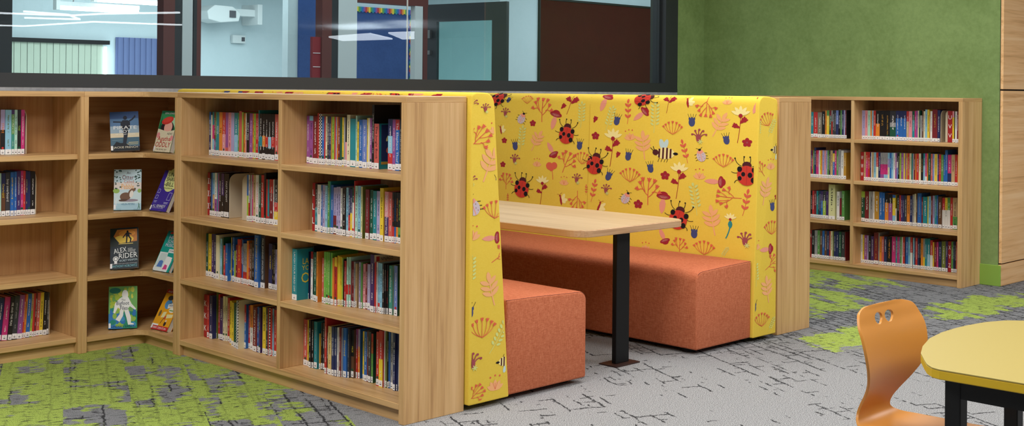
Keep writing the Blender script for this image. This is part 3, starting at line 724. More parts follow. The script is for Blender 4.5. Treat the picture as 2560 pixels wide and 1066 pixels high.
# far seat: the printed backrest faces the camera
far = thing('booth_bench', 'coral bench with yellow ladybird-print backrest on the far side of table', 'bench', (0, 0, 0))
ZB = [(5.085, 0.020), (5.118, 1.160)]
prof = [(5.285, 0.022), (5.285, 1.172)] + [(5.262 + 0.023 * math.cos(a), 1.172 + 0.023 * math.sin(a)) for a in [math.radians(d) for d in (30, 60, 90)]]
cx, cz, rr = 5.166, 1.158, 0.048
arc_f = [(cx + rr * math.cos(math.radians(d)), cz + rr * math.sin(math.radians(d))) for d in range(90, 181, 15)]
prof += [(5.215, 1.204)] + arc_f + [(5.084, 0.022)]
prof_path = [(5.084, 0.020)] + arc_f[::-1] + [(5.215, 1.204), (5.262, 1.195)]
plen = [0.0]
for (a, c), (d, e) in zip(prof_path, prof_path[1:]): plen.append(plen[-1] + math.hypot(d - a, e - c))
def on_profile(y, t, layer):
    i = 0
    while i < len(plen) - 2 and t > plen[i + 1]: i += 1
    (a, c), (d, e) = prof_path[i], prof_path[i + 1]; L = plen[i + 1] - plen[i]; u = (t - plen[i]) / L
    nx, nz = -(e - c) / L, (d - a) / L; off = 0.0009 + 0.00005 * layer
    return (a + (d - a) * u + nx * off, y, c + (e - c) * u + nz * off)
class Slabs:
    pass
art = MB()
def scatter_profile(mb, spec):
    for j in range(len(plen) - 1):
        lo, hi = plen[j], plen[j + 1]
        bounds = [lambda p, lo=lo: p[1] - lo, lambda p, hi=hi: hi - p[1], lambda p: p[0] - 3.438, lambda p: 5.55 - p[0], lambda p: p[1] - 0.36]
        mid = lambda y, t, l, j=j, lo=lo, hi=hi: on_profile(y, min(max(t, lo + 1e-7), hi - 1e-7), l)
        scatter(mb, spec, -1, mid, bounds)
scatter_profile(art, M_FACE)
def end_edge(z): return 5.085 + (z - 0.02) * 0.0289
YE = 3.4188
scatter(art, M_END_FAR, 1, lambda x, z, l: (x, YE - 0.0009 - 0.00005 * l, z), [lambda p: p[0] - end_edge(p[1]) - 0.012, lambda p: 5.274 - p[0], lambda p: p[1] - 0.036, lambda p: 1.18 - p[1]])
finish(backrest_mesh('backrest', prof, YE, 5.60, 0.012), art, 'backrest', far, 0.010)
# vertical seam lines on the backrest
for ys in (4.52,):
    s = MB(); s.tube([on_profile(ys, t, 0) for t in [0.37 + (plen[-1] - 0.42) * i / 20 for i in range(21)]], 0.0008, 'thread_yellow', 5); s.build('seam', far)
seat(far, 5.088, 4.6454, 3.434, 5.55, 1)

near = thing('booth_bench', 'coral bench with yellow printed backrest against the long front bookcase', 'bench', (0, 0, 0))
profn = [(3.193, 0.022), (3.409, 0.022)]
cx2, cz2, rr2 = 3.268, 1.167, 0.048
profn += [(cx2 + rr2 * math.cos(math.radians(d)), cz2 + rr2 * math.sin(math.radians(d))) for d in range(0, 91, 15)] + [(3.222, 1.216), (3.199, 1.211), (3.193, 1.200)]
art = MB()
def end_edge_n(z): return 3.409 - (z - 0.02) * 0.0814
YN = 3.4200
scatter(art, M_END_NEAR, 1, lambda x, z, l: (x, YN - 0.0009 - 0.00005 * l, z), [lambda p: end_edge_n(p[1]) - 0.012 - p[0], lambda p: p[0] - 3.204, lambda p: p[1] - 0.036, lambda p: 1.19 - p[1]])
scatter(art, M_TOP, -1, lambda x, y, l: (3.1922 + (x - 3.229) * 0.16 - 0.00005 * l, y, 1.2004 + (x - 3.229) * 0.27), [lambda p: p[0] - 3.229, lambda p: 3.258 - p[0], lambda p: p[1] - 3.45])
finish(backrest_mesh('backrest', profn, YN, 5.60, 0.012), art, 'backrest', near, 0.010)
seat(near, 3.405, 3.8778, 3.434, 5.55, -1)

# table between the benches
t = thing('booth_table', 'pale ash topped table on a black pedestal between the two coral benches', 'table', (4.255, 3.47, 0))
hw = 0.372; r = 0.085; Lt = 2.05
out = arc(-hw + r, r, r, 180, 270, 8) + arc(hw - r, r, r, 270, 360, 8) + [(hw, Lt), (-hw, Lt)]
b = MB(); b.prism(out, 0.6, 0.6305, 'ash_edge'); b.regrain('y', 'ash_edge_x'); o = b.build('tabletop', t, bevel=0.003, seg=2)
b = MB(); b.prism([(x * 0.985, 0.006 + y * 0.997) for x, y in out], 0.6305, 0.6312, 'ash_top'); b.build('laminate', t)
for yy in (0.085, 1.75):
    lg = MB(); lg.box(-0.040, 0.050, yy, yy + 0.026, 0.006, 0.6, 'black_metal'); o = lg.build('leg', t, bevel=0.002, seg=1)
    p = MB(); p.box(-0.08, 0.085, yy - 0.035, yy + 0.065, 0, 0.006, 'bronze_metal'); p.build('base_plate', o)

# yellow kids' table
TAB = [(2.669, 1.293), (2.676, 1.314), (2.700, 1.338), (2.734, 1.361), (2.803, 1.405), (2.882, 1.44), (2.989, 1.475), (3.088, 1.49), (3.16, 1.492), (3.228, 1.489), (3.317, 1.475), (3.385, 1.447), (3.43, 1.40), (3.455, 1.32), (3.46, 1.2), (3.46, 0.55), (3.43, 0.5), (3.37, 0.47), (2.78, 0.47), (2.73, 0.5), (2.70, 0.55)]
TAB = TAB[::-1]
t = thing('classroom_table', 'small yellow topped table on black legs at the lower right corner', 'table', (3.06, 0.98, 0))
loc = [(x - 3.06, y - 0.98) for x, y in TAB]
b = MB(); b.prism(loc, 0.577, 0.598, 'edge_yellow'); b.build('edge', t, bevel=0.002, seg=1)
b = MB(); b.prism(loc, 0.598, 0.6005, 'laminate_yellow'); b.build('tabletop', t)
for (x, y) in ((-0.328, 0.302), (-0.328, -0.36), (0.245, 0.41), (0.30, -0.36)):
    lg = MB(); lg.box(x - 0.019, x + 0.019, y - 0.019, y + 0.019, 0, 0.577, 'black_metal'); lg.build('leg', t, bevel=0.003, seg=2)
b = MB()
b.box(-0.345, -0.315, -0.34, 0.284, 0.530, 0.577, 'black_metal'); b.box(0.285, 0.312, -0.34, 0.33, 0.530, 0.577, 'black_metal')
b.box(-0.31, 0.226, 0.30, 0.327, 0.530, 0.577, 'black_metal'); b.box(-0.30, 0.28, -0.372, -0.345, 0.530, 0.577, 'black_metal')
b.build('apron', t)

# orange chair tucked under it
def chair():
    t = thing('chair', 'orange plastic chair with two handle holes tucked under the yellow table', 'chair', (3.022, 1.60, 0))
    # centre line (y forward is negative), z, half width, sideways wrap
    P = [(0.030, 0.668, 0.070, 0.002), (0.0295, 0.665, 0.106, 0.005), (0.029, 0.657, 0.134, 0.011), (0.026, 0.643, 0.152, 0.016), (0.022, 0.62, 0.163, 0.021), (0.013, 0.59, 0.168, 0.025), (0.006, 0.55, 0.164, 0.026), (0.004, 0.51, 0.148, 0.022), (0.012, 0.475, 0.120, 0.015), (0.028, 0.44, 0.095, 0.009), (0.044, 0.41, 0.083, 0.006),
         (0.053, 0.385, 0.083, 0.006), (0.050, 0.365, 0.094, 0.008), (0.030, 0.349, 0.114, 0.010), (-0.008, 0.340, 0.138, 0.012), (-0.07, 0.336, 0.152, 0.013), (-0.14, 0.334, 0.165, 0.012), (-0.22, 0.337, 0.170, 0.010), (-0.28, 0.340, 0.168, 0.006), (-0.315, 0.334, 0.155, 0.0), (-0.335, 0.318, 0.12, -0.004)]
    def cr(a, b_, c, d, u): return 0.5 * ((2 * b_) + (-a + c) * u + (2 * a - 5 * b_ + 4 * c - d) * u * u + (-a + 3 * b_ - 3 * c + d) * u ** 3)
    prof = []
    for i in range(len(P) - 1):
        q = [P[max(i - 1, 0)], P[i], P[i + 1], P[min(i + 2, len(P) - 1)]]
        for s in range(8): prof.append(tuple(cr(q[0][k], q[1][k], q[2][k], q[3][k], s / 8.0) for k in range(4)))
    prof.append(P[-1]); NU = 96; N = len(prof)
    arcl = [0.0]
    for i in range(1, N): arcl.append(arcl[-1] + math.hypot(prof[i][0] - prof[i - 1][0], prof[i][1] - prof[i - 1][1]))
    verts = []; uv = []
    for i, (y, z, hw, wr) in enumerate(prof):
        d = prof[min(i + 1, N - 1)], prof[max(i - 1, 0)]; ty, tz = d[0][0] - d[1][0], d[0][1] - d[1][1]; L = math.hypot(ty, tz)
        ny, nz = tz / L, -ty / L            # towards the sitter
        for j in range(NU + 1):
            u = -1 + 2 * j / NU; w_ = wr * u * u
            verts.append((u * hw, y + ny * w_, z + nz * w_)); uv.append((u * hw, arcl[i]))
    HOLES = ((-0.0282, 0.038), (0.0282, 0.038))
    def hole_r(x, s, hx, hs):
        yv = (s - hs) / 0.0160; xx = (x - hx) / (0.0210 * (1 - 0.20 * yv))
        return math.hypot(xx, yv)
    def surf(x, s):
        i = 0
        while i < N - 2 and arcl[i + 1] < s: i += 1
        f = (s - arcl[i]) / (arcl[i + 1] - arcl[i]); A, B = prof[i], prof[i + 1]
        y, z, hw, wr = (A[k] + (B[k] - A[k]) * f for k in range(4))
        ty, tz = B[0] - A[0], B[1] - A[1]; L = math.hypot(ty, tz); ny, nz = tz / L, -ty / L
        w_ = wr * (x / hw) ** 2
        return (x, y + ny * w_, z + nz * w_)
    faces = []; NUv = NU + 1
    for i in range(N - 1):
        for j in range(NU):
            q = (i * NUv + j, i * NUv + j + 1, (i + 1) * NUv + j + 1, (i + 1) * NUv + j)
            cxy = (sum(uv[k][0] for k in q) / 4, sum(uv[k][1] for k in q) / 4)
            if all(hole_r(cxy[0], cxy[1], *h_) > 1 for h_ in HOLES): faces.append(q)
    used = {}
    for f in faces:
        for k, v in enumerate(f):
            e_ = tuple(sorted((v, f[(k + 1) % 4]))); used[e_] = used.get(e_, 0) + 1
    rim = {v for e_, n_ in used.items() if n_ == 1 for v in e_}
    for v in rim:
        x, s = uv[v]
        for hx, hs in HOLES:
            if hx * x < 0: continue
            rr_ = hole_r(x, s, hx, hs)
            if 0.3 < rr_ < 1.7:
                for _ in range(6):
                    rr_ = hole_r(x, s, hx, hs); x = hx + (x - hx) / rr_; s = hs + (s - hs) / rr_
                verts[v] = surf(x, s)
    me = bpy.data.meshes.new('shell'); me.from_pydata(verts, [], faces); me.materials.append(MATS['plastic_orange'])
    bm = bmesh.new(); bm.from_mesh(me)
    bmesh.ops.delete(bm, geom=[v for v in bm.verts if not v.link_faces], context='VERTS')
    bmesh.ops.recalc_face_normals(bm, faces=bm.faces)
    bm.to_mesh(me); bm.free()
    for p in me.polygons: p.use_smooth = True
    o = link('shell', me, t)
    md = o.modifiers.new('thickness', 'SOLIDIFY'); md.thickness = 0.007; md.offset = 0
    bv = o.modifiers.new('round', 'BEVEL'); bv.width = 0.003; bv.segments = 2; bv.limit_method = 'ANGLE'; bv.angle_limit = math.radians(50)
    for sx in (-1, 1):
        for fy, by in ((-0.27, -0.30), (-0.04, 0.03)):
            lg = MB(); lg.tube([(sx * 0.10, fy + 0.01, 0.322), (sx * 0.125, fy, 0.315), (sx * 0.165, by, 0.006)], 0.009, 'steel', 10); lg.build('leg', t, smooth=True)
    b = MB(); b.tube([(-0.12, -0.265, 0.320), (0.12, -0.265, 0.320)], 0.008, 'steel', 8); b.tube([(-0.12, -0.04, 0.318), (0.12, -0.04, 0.318)], 0.008, 'steel', 8); b.build('frame', t)
chair()
# ------------------------------------------------------------------ books
# per row: front offset mm, first edge, last edge (0.1 mm), height mm, spine colours [, title, title colour]
BOOKS = {
 'C1a': """130,50058,49908,199,b.28B;130,49904,49786,199,k.07W;130,49782,49628,199,t.3m.62c;130,49624,49515,199,R.65p;130,49511,49425,199,g.6t;130,49421,49215,199,t,WATER,w;130,49202,48935,199,o,TAJ,k;130,48931,48670,199,r.5i;130,48666,48438,199,p.8d;130,48434,48202,199,i;130,48198,47942,199,v;130,47938,47650,199,t.5c,-,w;130,47646,47556,199,g;130,47552,47330,207,d;130,47326,47202,203,l;130,47198,47152,199,R;130,47148,47033,199,o;130,47029,46949,199,w.6i;130,46945,46710,199,k,KENSY MAX,w;130,46706,46468,199,p;130,46464,46364,199,o;130,46360,46219,199,l;130,46215,46013,199,r;130,46009,45944,214,t;130,45940,45707,199,k.5t.72k,-,w;130,45703,45483,199,k.48o.72k,-,w;130,45479,45261,199,k.5r.72k,-,w;130,45257,45020,199,k.5c.75k,-,w;130,45016,44761,199,k.5r.72k,-,w;130,44741,44484,199,d""",
 'C2a': """131,50168,49973,198,#III;130,49953,49832,198,k,-,w;130,49827,49705,198,b;129,49699,49530,198,c.5N;129,49526,49338,199,w.6p;130,49334,49269,199,t;130,49265,49166,199,p;130,49162,48989,199,k,EMERGENCY ZONE,w;130,48985,48757,199,P.5k;131,48753,48354,200,k,FAST FLIGHT,w;131,48350,48315,200,!1;130,47268,46897,204,!2;130,46871,46745,205,b.45l;130,46741,46639,205,w.6r;129,46635,46583,206,R;129,46579,46447,206,s;129,46443,46364,207,m;129,46360,46151,207,N;128,46145,45912,208,w,-,r;128,45906,45731,209,G;129,45727,45512,210,r,paul jennings,w;129,45508,45371,221,k;129,45349,45241,194,r;129,45237,45108,194,t;129,45101,44801,195,r.3R;128,44797,44712,196,w;128,44708,44438,197,K.5r.7y""",
 'C3a': """134,50302,50101,196,G,-,w;134,50097,49822,197,y,-,B;128,49728,49528,200,P;118,49364,49191,203,B;114,49124,48854,201,W;120,48850,48697,187,c;120,48693,48583,194,G;118,48547,48426,159,r;120,48422,48240,169,b,D.I.Z.Y,y;138,48236,48201,197,y;139,48197,48112,197,B;137,48079,47960,198,b;135,47931,47811,140,l.85r;133,47780,47637,168,R;132,47622,47339,195,r,-,y;133,47335,47262,200,R;133,47258,47179,196,b;133,47175,47078,180,s.7r;132,47073,46975,181,s.7r;131,46957,46855,182,s.7r;130,46833,46694,195,o;129,46674,46582,181,r;126,46543,46359,188,n;122,46300,46126,202,k;121,46096,45779,228,b,PAUL JENNINGS' FUNNIEST Stories,y;132,45775,45443,229,K~n,PAUL JENNINGS UNCOLLECTED,w;142,45301,45043,197,B,WICKED!,y;143,45039,44954,194,k,-,y;144,44950,44848,193,k,-,w;145,44844,44710,175,v""",
 'C4a': """120,50208,49923,195,#KKK;117,49871,49718,196,r;119,49714,49460,197,B;140,49456,49421,212,L;142,49325,49192,205,r;138,49126,48876,193,P,FAMILY,w;138,48872,48697,202,W;142,48693,48574,199,W;145,48570,48417,197,r;118,47975,47824,195,y;104,47608,47426,194,y;94,47263,47088,197,G;85,46935,46777,213,x~W;117,46773,46649,193,r.4b;130,46645,46514,190,r,-,w;123,46411,46193,196,o.5w;114,46054,45757,192,R,Diary of a Wimpy Kid,w;117,45753,45644,197,b;114,45596,45469,196,P,BIG BIG,l;114,45305,45054,203,y;112,45008,44883,204,K;113,44879,44836,204,r;115,44832,44761,203,x;117,44757,44646,202,r;120,44642,44560,202,c;123,44556,44377,200,r""",
 'C1b': """124,42317,42141,198,p;124,42137,41880,198,c.1p;124,41876,41575,198,R,-,w;124,41571,41472,210,r;124,41468,41281,208,x~W;124,41277,41109,198,b,-,w;124,41105,41017,198,r;124,41013,40901,198,W;124,40897,40764,198,K;124,40760,40650,198,B;124,40646,40581,198,Y;124,40577,40422,198,l;124,40418,40331,198,r;124,40327,40255,198,v;124,40251,40173,198,o;124,40169,40048,198,R,-,w;124,40044,39904,198,G;124,39900,39793,197,y;124,39789,39690,197,s;124,39686,39593,196,k.5i;124,39589,39381,208,W;124,39363,39022,193,t;124,39018,38926,205,u;124,38922,38804,182,y;124,38800,38589,190,b,-,w;124,38585,38302,191,e;124,38298,38237,197,y;124,38233,38118,198,W;124,38114,37991,198,p;124,37987,37844,250,k;124,37840,37550,177,d~t,The Jungle Book,k;124,36992,36726,197,B.33c.67r,-,w;124,36722,36544,196,p;124,36540,36310,196,r.2b,The Elephant Thief,w;124,36306,36161,196,K,-,s""",
 'C2b': """130,41977,41779,199,#LLL;130,41775,41607,197,k.5t;128,41591,41342,194,w,WILD WINGS,k;127,41326,41222,194,b;126,41201,41022,195,v,-,k;124,40998,40855,194,c;126,40851,40733,212,g;127,40729,40668,212,t;128,40664,40506,198,b,FLYAWAY,w;129,40502,40300,189,v.6R;124,40238,40107,193,v,-,B;123,40090,39960,194,v,-,B;122,39943,39813,190,w,-,k;121,39804,39580,190,k;121,39552,39402,195,c,-,k;120,39397,39278,192,B.55r;120,39273,39146,191,B.5y;120,39142,39027,197,G.3w;116,38977,38930,225,r;117,38926,38767,206,u;119,38763,38593,207,c,-,B;120,38589,38495,205,f~L,-,G;125,38365,38137,195,R,-,s;129,38133,37932,195,G;127,37911,37691,192,t;125,37657,37454,193,v;124,37446,37232,206,y,-,k;125,37168,36937,194,i.5P,SARAH LEAN The Forever Whale,w;125,36933,36712,194,d;125,36708,36590,195,k.68r,-,r;126,36586,36498,195,k.68b,-,b;127,36494,36376,195,k.68o,-,o;127,36372,36221,195,k.68g,-,l""",
 'C3b': """60,42362,42021,210,t,LAUGH YOUR HEAD OFF,w;117,42017,41982,196,k~B;115,41827,41678,199,r.15w,-,r;115,41674,41616,224,k;105,41486,41298,201,G,-,w;99,41216,41118,206,o;106,40920,40798,183,d;103,40755,40610,210,h;104,40606,40500,210,h;105,40496,40389,210,h;105,40385,40339,210,G;105,40334,40215,210,h;104,40205,40105,190,o;107,40101,39945,195,y.2r;110,39941,39893,202,y;112,39889,39805,199,y;115,39801,39741,197,y;117,39737,39674,194,l;118,39670,39635,188,k;121,39631,39542,183,r;125,39538,39437,198,u.55r.75u,DAY OF,k;129,39433,39333,199,u.55r.75u,-,k;132,39329,39279,183,R;134,39275,39192,183,R;135,39188,39113,183,s;137,39109,39028,176,N;140,38928,38836,183,v;142,38832,38746,183,g;146,38742,38588,178,i,-,R;147,38584,38479,183,R;146,38464,38284,180,v,-,w;126,38028,37797,225,P;128,37793,37714,196,r;131,37710,37654,197,w;135,37650,37544,195,c.8r;131,37496,37356,195,c;132,37352,37252,195,k,-,w;135,37248,37186,193,k,-,w;139,37182,37086,192,k,-,r;143,37082,36881,190,q~u,one white dolphin,w;143,36770,36577,193,e~G,-,w""",
 'C4b': """118,42333,42061,191,d,-,w;116,42026,41934,192,y;108,41827,41672,195,k;111,41668,41532,194,k;113,41528,41315,193,t,-,s;120,41268,41163,146,Y;122,41159,41075,192,k,-,s;124,41071,40950,192,K,-,w;91,40501,40382,227,r;94,40378,40307,167,n;91,40269,40049,195,j;92,40045,39885,195,B,DO YOU DARE?,w;94,39881,39735,196,B,DO YOU DARE?,w;96,39731,39646,197,w;100,39642,39558,197,R,-,w;104,39554,39507,196,s;109,39503,39301,197,b,Elevated,y;115,39297,39194,196,K,-,s;125,39190,39024,191,k.55n~n,MICK,y;136,39020,38934,195,p.4r,-,w;139,38930,38815,195,v.35o~b,-,w;134,38564,38471,193,y;131,38435,38260,195,b,-,w;130,38241,38173,198,R;128,38155,37982,200,K;130,37978,37866,193,r.4g~G,-,l;117,37506,37341,209,r,-,w;111,37267,37041,218,r.5y;118,37037,37002,222,w;122,36998,36922,221,L,-,k;125,36918,36855,220,k,-,w;126,36851,36780,220,b;129,36776,36621,220,s;114,36446,36317,225,B;120,36313,36255,223,B;125,36251,36216,222,w;127,36212,36177,221,B""",
 'R1a': """95,46272,46059,177,t;95,46055,45734,177,r;95,45730,45397,176,a;95,45393,45145,183,k,-,w;95,45141,45020,189,o;95,45016,44825,190,g.2y;95,44821,44659,190,R.2G;95,44655,44562,191,s.4r;95,44558,44424,191,K;95,44420,44300,192,K;95,44296,44108,192,e.5B,-,w;95,44104,43957,193,k;95,43953,43848,193,g;95,43844,43698,194,B;95,43694,43589,194,v;95,43585,43521,194,R;95,43517,43467,195,k""",
 'R1b': """117,42563,42390,195,v;117,42386,42217,195,v;117,42213,42031,195,i;117,42027,41819,195,u;117,41815,41713,195,o;117,41709,41595,195,c;117,41591,41424,195,r;117,41420,41136,196,k.45o;117,41132,40746,196,k,-,Y;117,40742,40397,196,k,-,Y;117,40393,39973,196,K.4s.55G;117,39969,39705,196,B.25b;117,39701,39451,196,B.25b;117,39447,39210,196,B.25b;117,39206,39046,196,r.35N;117,39042,38808,196,i;117,38799,38636,196,G.3t;117,38632,38536,198,m;117,38532,38411,200,p;117,38407,38337,201,W;117,38333,38250,202,G;117,38246,38113,170,s;117,38109,38014,205,n;117,38010,37903,198,W;117,37899,37755,209,c;117,37751,37620,209,y;117,37616,37546,201,Y;117,37542,37412,199,w;117,37408,37058,211,R,-,Y;117,37054,36876,207,B;117,36864,36828,206,!1;117,36526,36362,204,!2;117,36357,36046,203,#UVV;117,36042,35927,202,i.2y;117,35923,35867,201,k;117,35863,35737,201,w;117,35733,35637,200,R""",
 'R2a': """77,46149,46060,188,P;77,46056,45958,189,R.3r;78,45954,45872,189,g;78,45868,45726,208,B;79,45722,45626,190,r.6m;79,45622,45526,190,m;80,45522,45425,190,w;80,45421,45339,190,y;81,45335,45253,191,o;81,45249,45095,191,v;82,45091,44981,191,i;82,44977,44866,192,v;82,44862,44751,192,g;83,44747,44636,192,K;83,44632,44450,193,N;84,44446,44308,193,B.1y.4b;84,44304,44166,194,m;84,44162,44038,194,g;85,44034,43826,202,s,-,K;86,43822,43628,196,w;86,43624,43432,181,Y""",
 'R2b': """95,42395,42157,192,#WWW;96,42153,42021,193,N;96,42017,41857,193,r.3m;97,41853,41721,193,r;97,41717,41640,193,B;98,41636,41586,193,w;98,41582,41436,193,N;98,41432,41274,193,c;99,41270,41112,193,r.5W;100,41108,40964,193,B;100,40960,40844,193,s.4m.75p;101,40840,40710,194,s.4m.75p;101,40706,40576,194,s.4m.75c;102,40572,40443,194,s.4m.75c;102,40439,40310,194,c.2v.5W;103,40306,40178,195,b;103,40174,40045,195,c;104,40041,39914,195,w;104,39910,39808,195,p;104,39804,39730,196,K.3w.5e;105,39726,39611,196,k;105,39607,39493,196,l;106,39489,39362,196,p;106,39358,39311,197,s;106,39307,39232,197,y;107,39228,39167,197,p;107,39163,39050,197,Y;107,39046,38946,197,r;108,38942,38869,197,N;108,38865,38791,198,W;108,38787,38734,198,G;108,38730,38694,196,t;108,38690,38616,196,s;108,38612,38513,197,R;108,38509,38449,197,o;109,38445,38281,198,r;110,38277,38128,199,W;110,38124,37975,200,k,-,Y;111,37971,37848,201,t.4c;111,37844,37720,202,m.75w;112,37716,37645,202,o;112,37641,37467,206,G,-,w;113,37463,37342,201,d;113,37338,37242,201,e;114,37238,37192,200,W;114,37188,37053,200,y;115,37049,37014,200,W;115,37010,36916,199,P;116,36912,36779,199,r;116,36775,36617,198,g;117,36613,36518,197,b;117,36514,36342,229,b;118,36338,36093,199,m.6B;118,36089,35857,201,N;119,35853,35696,202,r,-,w;119,35692,35647,202,o""",
 'R3a': """93,46214,46083,188,k;93,46079,45934,188,r;92,45930,45753,189,R;92,45749,45621,189,t;92,45617,45539,189,G;92,45535,45392,189,B;92,45388,45244,190,P.35b;92,45240,45001,190,K.35l;91,44997,44806,191,P,-,s;93,44802,44301,240,f,-,k;95,44187,43965,194,w,-,k;96,43961,43805,149,R;97,43801,43596,201,g,-,w""",
 'R3b': """120,42654,42539,205,R;120,42535,42191,206,l.2G,-,w;120,42187,41885,208,R,-,w;120,41881,41824,209,u;120,41820,41596,209,s;120,41592,41474,210,w;120,41470,41141,211,Y;121,41137,40904,209,b;122,40900,40745,206,b;124,40741,40482,202,k.3o;125,40478,40208,198,k.3p;127,40204,39993,196,b.1y.7c;128,39989,39909,107,w;129,39905,39721,197,k,-,w;129,39717,39622,197,r;130,39618,39479,198,P;131,39475,39366,198,B;132,39362,39209,198,K;133,39205,38996,199,o;134,38992,38836,199,B,-,w;131,38798,38667,208,s;132,38663,38557,213,W;133,38553,38474,216,n;135,38470,38195,219,b,-,s;137,38191,38103,194,R;138,38099,37797,198,t;140,37793,37734,201,y;141,37730,37568,203,c;142,37564,37461,206,R;144,37457,37325,209,v;145,37321,37203,211,t;146,37199,37110,213,b,-,w;149,37106,36860,205,n;154,36856,36672,199,r.4w;155,36668,36508,200,y.4w;155,36504,36313,201,g.4w;155,36309,36146,203,r;155,36142,35842,204,N.6g,-,K""",
 'R4a': """90,46181,46089,191,#R;90,46085,45856,191,k;91,45852,45633,192,s,-,K;92,45629,45442,193,g;92,45438,45267,193,n;93,45263,45093,194,b;94,45089,44919,194,n;94,44915,44730,195,B;96,44726,44642,195,r;97,44638,44490,196,W;98,44486,44402,196,L;100,44398,44250,196,B;102,44246,44054,197,B;104,44050,43860,197,G;106,43856,43606,198,K;108,43602,43553,198,R""",
 'R4b': """117,42575,42440,192,w;116,42436,42302,191,w;116,42298,42181,191,y;115,42176,41958,190,p;114,41954,41854,189,v;113,41850,41666,189,k;112,41661,41462,188,P;113,41458,41134,215,R,-,Y;115,41130,41061,215,s;116,41057,40902,191,o;117,40898,40745,192,d,-,w;119,40741,40541,193,B;121,40537,40212,195,k,-,o;124,40208,39935,197,m,-,w;125,39931,39831,198,t;126,39827,39723,198,m;127,39719,39631,199,p;128,39627,39523,200,g;129,39519,39447,200,w;130,39443,39308,201,r;131,39304,39249,201,B;132,39245,39079,202,b;133,39075,38943,203,c;134,38939,38791,204,r.5w;132,38745,38650,202,c;133,38646,38575,202,B;134,38571,38438,202,r;135,38434,38317,202,B;136,38313,38212,202,k;137,38208,38061,202,o;138,38057,37942,202,s.6y;139,37938,37807,203,t;141,37803,37597,203,t.5c;142,37593,37419,195,r.5w;143,37415,37332,184,y;144,37328,37167,186,R;145,37163,37049,188,m;147,37045,36841,191,B,-,w;149,36837,36575,195,L;150,36571,36430,198,P;152,36422,36209,199,#XYZ;153,36205,36080,199,g;154,36076,35993,200,B;155,35989,35906,200,k;155,35902,35838,201,d""",
 'L1': """145,22672,22770,203,n;145,22774,22972,203,v.45k,STRIKE,o;145,22985,23265,202,c,-,L;145,23269,23402,202,P.1g.55q;145,23406,23536,202,u;145,23540,23699,202,k,TOAD,l;145,23703,23867,202,m,-,w;145,23923,23958,202,!1""",
 'L2': """155,22756,22870,195,u;154,22874,23055,195,B.45n,Overboard,y;153,23059,23261,197,K,boy overboard,w;150,23265,23425,198,b,-,y;147,23429,23538,200,b,-,w;147,23542,23725,202,P,-,w;151,23739,23856,203,m,-,w;152,23860,23965,202,r,-,w;152,23969,24072,201,B,-,y;153,24076,24192,199,B;153,24196,24419,197,k,-,w;152,24427,24534,196,!1""",
 'L4': """155,22665,22906,194,B;149,22910,23156,195,m;142,23160,23340,196,k,ME AND THE PEAS,w;141,23344,23570,197,K,-,s;143,23578,23807,198,p,-,w;147,23822,23894,198,r,-,w;149,23903,24000,198,o;151,24008,24198,198,b,-,w;152,24203,24305,198,N.4l;153,24309,24407,198,r;153,24411,24503,198,R;154,24507,24655,198,d,-,w;155,24659,24825,197,y,-,k;155,24829,25011,196,k,-,w;155,25015,25098,194,K;155,25123,25186,193,!1""",
}
ROWINFO = {'C1a': ('top shelf', 'left bay of front bookcase'), 'C2a': ('second shelf', 'left bay of front bookcase'), 'C3a': ('third shelf', 'left bay of front bookcase'), 'C4a': ('bottom shelf', 'left bay of front bookcase'),
 'C1b': ('top shelf', 'right bay of front bookcase'), 'C2b': ('second shelf', 'right bay of front bookcase'), 'C3b': ('third shelf', 'right bay of front bookcase'), 'C4b': ('bottom shelf', 'right bay of front bookcase'),
 'R1a': ('top shelf', 'left bay by green wall'), 'R2a': ('second shelf', 'left bay by green wall'), 'R3a': ('third shelf', 'left bay by green wall'), 'R4a': ('bottom shelf', 'left bay by green wall'),
 'R1b': ('top shelf', 'right bay by green wall'), 'R2b': ('second shelf', 'right bay by green wall'), 'R3b': ('third shelf', 'right bay by green wall'), 'R4b': ('bottom shelf', 'right bay by green wall'),
 'L1': ('top shelf', 'left-edge bookcase'), 'L2': ('second shelf', 'left-edge bookcase'), 'L4': ('bottom shelf', 'left-edge bookcase')}
ORD = ['first', 'second', 'third', 'fourth', 'fifth', 'sixth', 'seventh', 'eighth', 'ninth', 'tenth']
CONTRAST = {'w': 'k', 'W': 'k', 'f': 'k', 'y': 'k', 's': 'k', 'u': 'k', 'c': 'B', 'N': 'n', 'j': 'n', 'i': 'R', 'v': 'B', 'l': 'G', 'h': 'W', 'o': 'k', 'x': 'w'}
def segs(s):
    """'k.5t.72k' -> [(colour, top fraction, bottom fraction)] measured from the top"""
    out = []; cur = s[0]; pos = 0.0; i = 1
    while i < len(s):
        j = i + 1
        while j < len(s) and s[j].isdigit(): j += 1
        fr = float('0' + s[i:j]); out.append((cur, pos, fr)); pos = fr; cur = s[j]; i = j + 1
    out.append((cur, pos, 1.0)); return out
def main_colours(sg):
    d = {}
    for c, a, b_ in sg: d[c] = d.get(c, 0) + b_ - a
    return sorted(d, key=lambda c: -d[c])
def book_geo(mb, T, D, h, sg, off=(0, 0, 0), cov=None):
    """book standing on z=0, spine at x=0 facing -x, thickness along y 0..T"""
    ox, oy, oz = off; bt = min(0.0014, T * 0.2); mc = main_colours(sg); cov = bookmat(cov or mc[0])
    mb.box(ox + bt, ox + D, oy, oy + bt, oz, oz + h, cov); mb.box(ox + bt, ox + D, oy + T - bt, oy + T, oz, oz + h, cov)
    for c, a, b_ in sg: mb.box(ox, ox + bt, oy, oy + T, oz + h * (1 - b_), oz + h * (1 - a), bookmat(c))
    mb.box(ox + bt, ox + D - 0.002, oy + bt, oy + T - bt, oz + 0.002, oz + h - 0.003, 'page_paper')
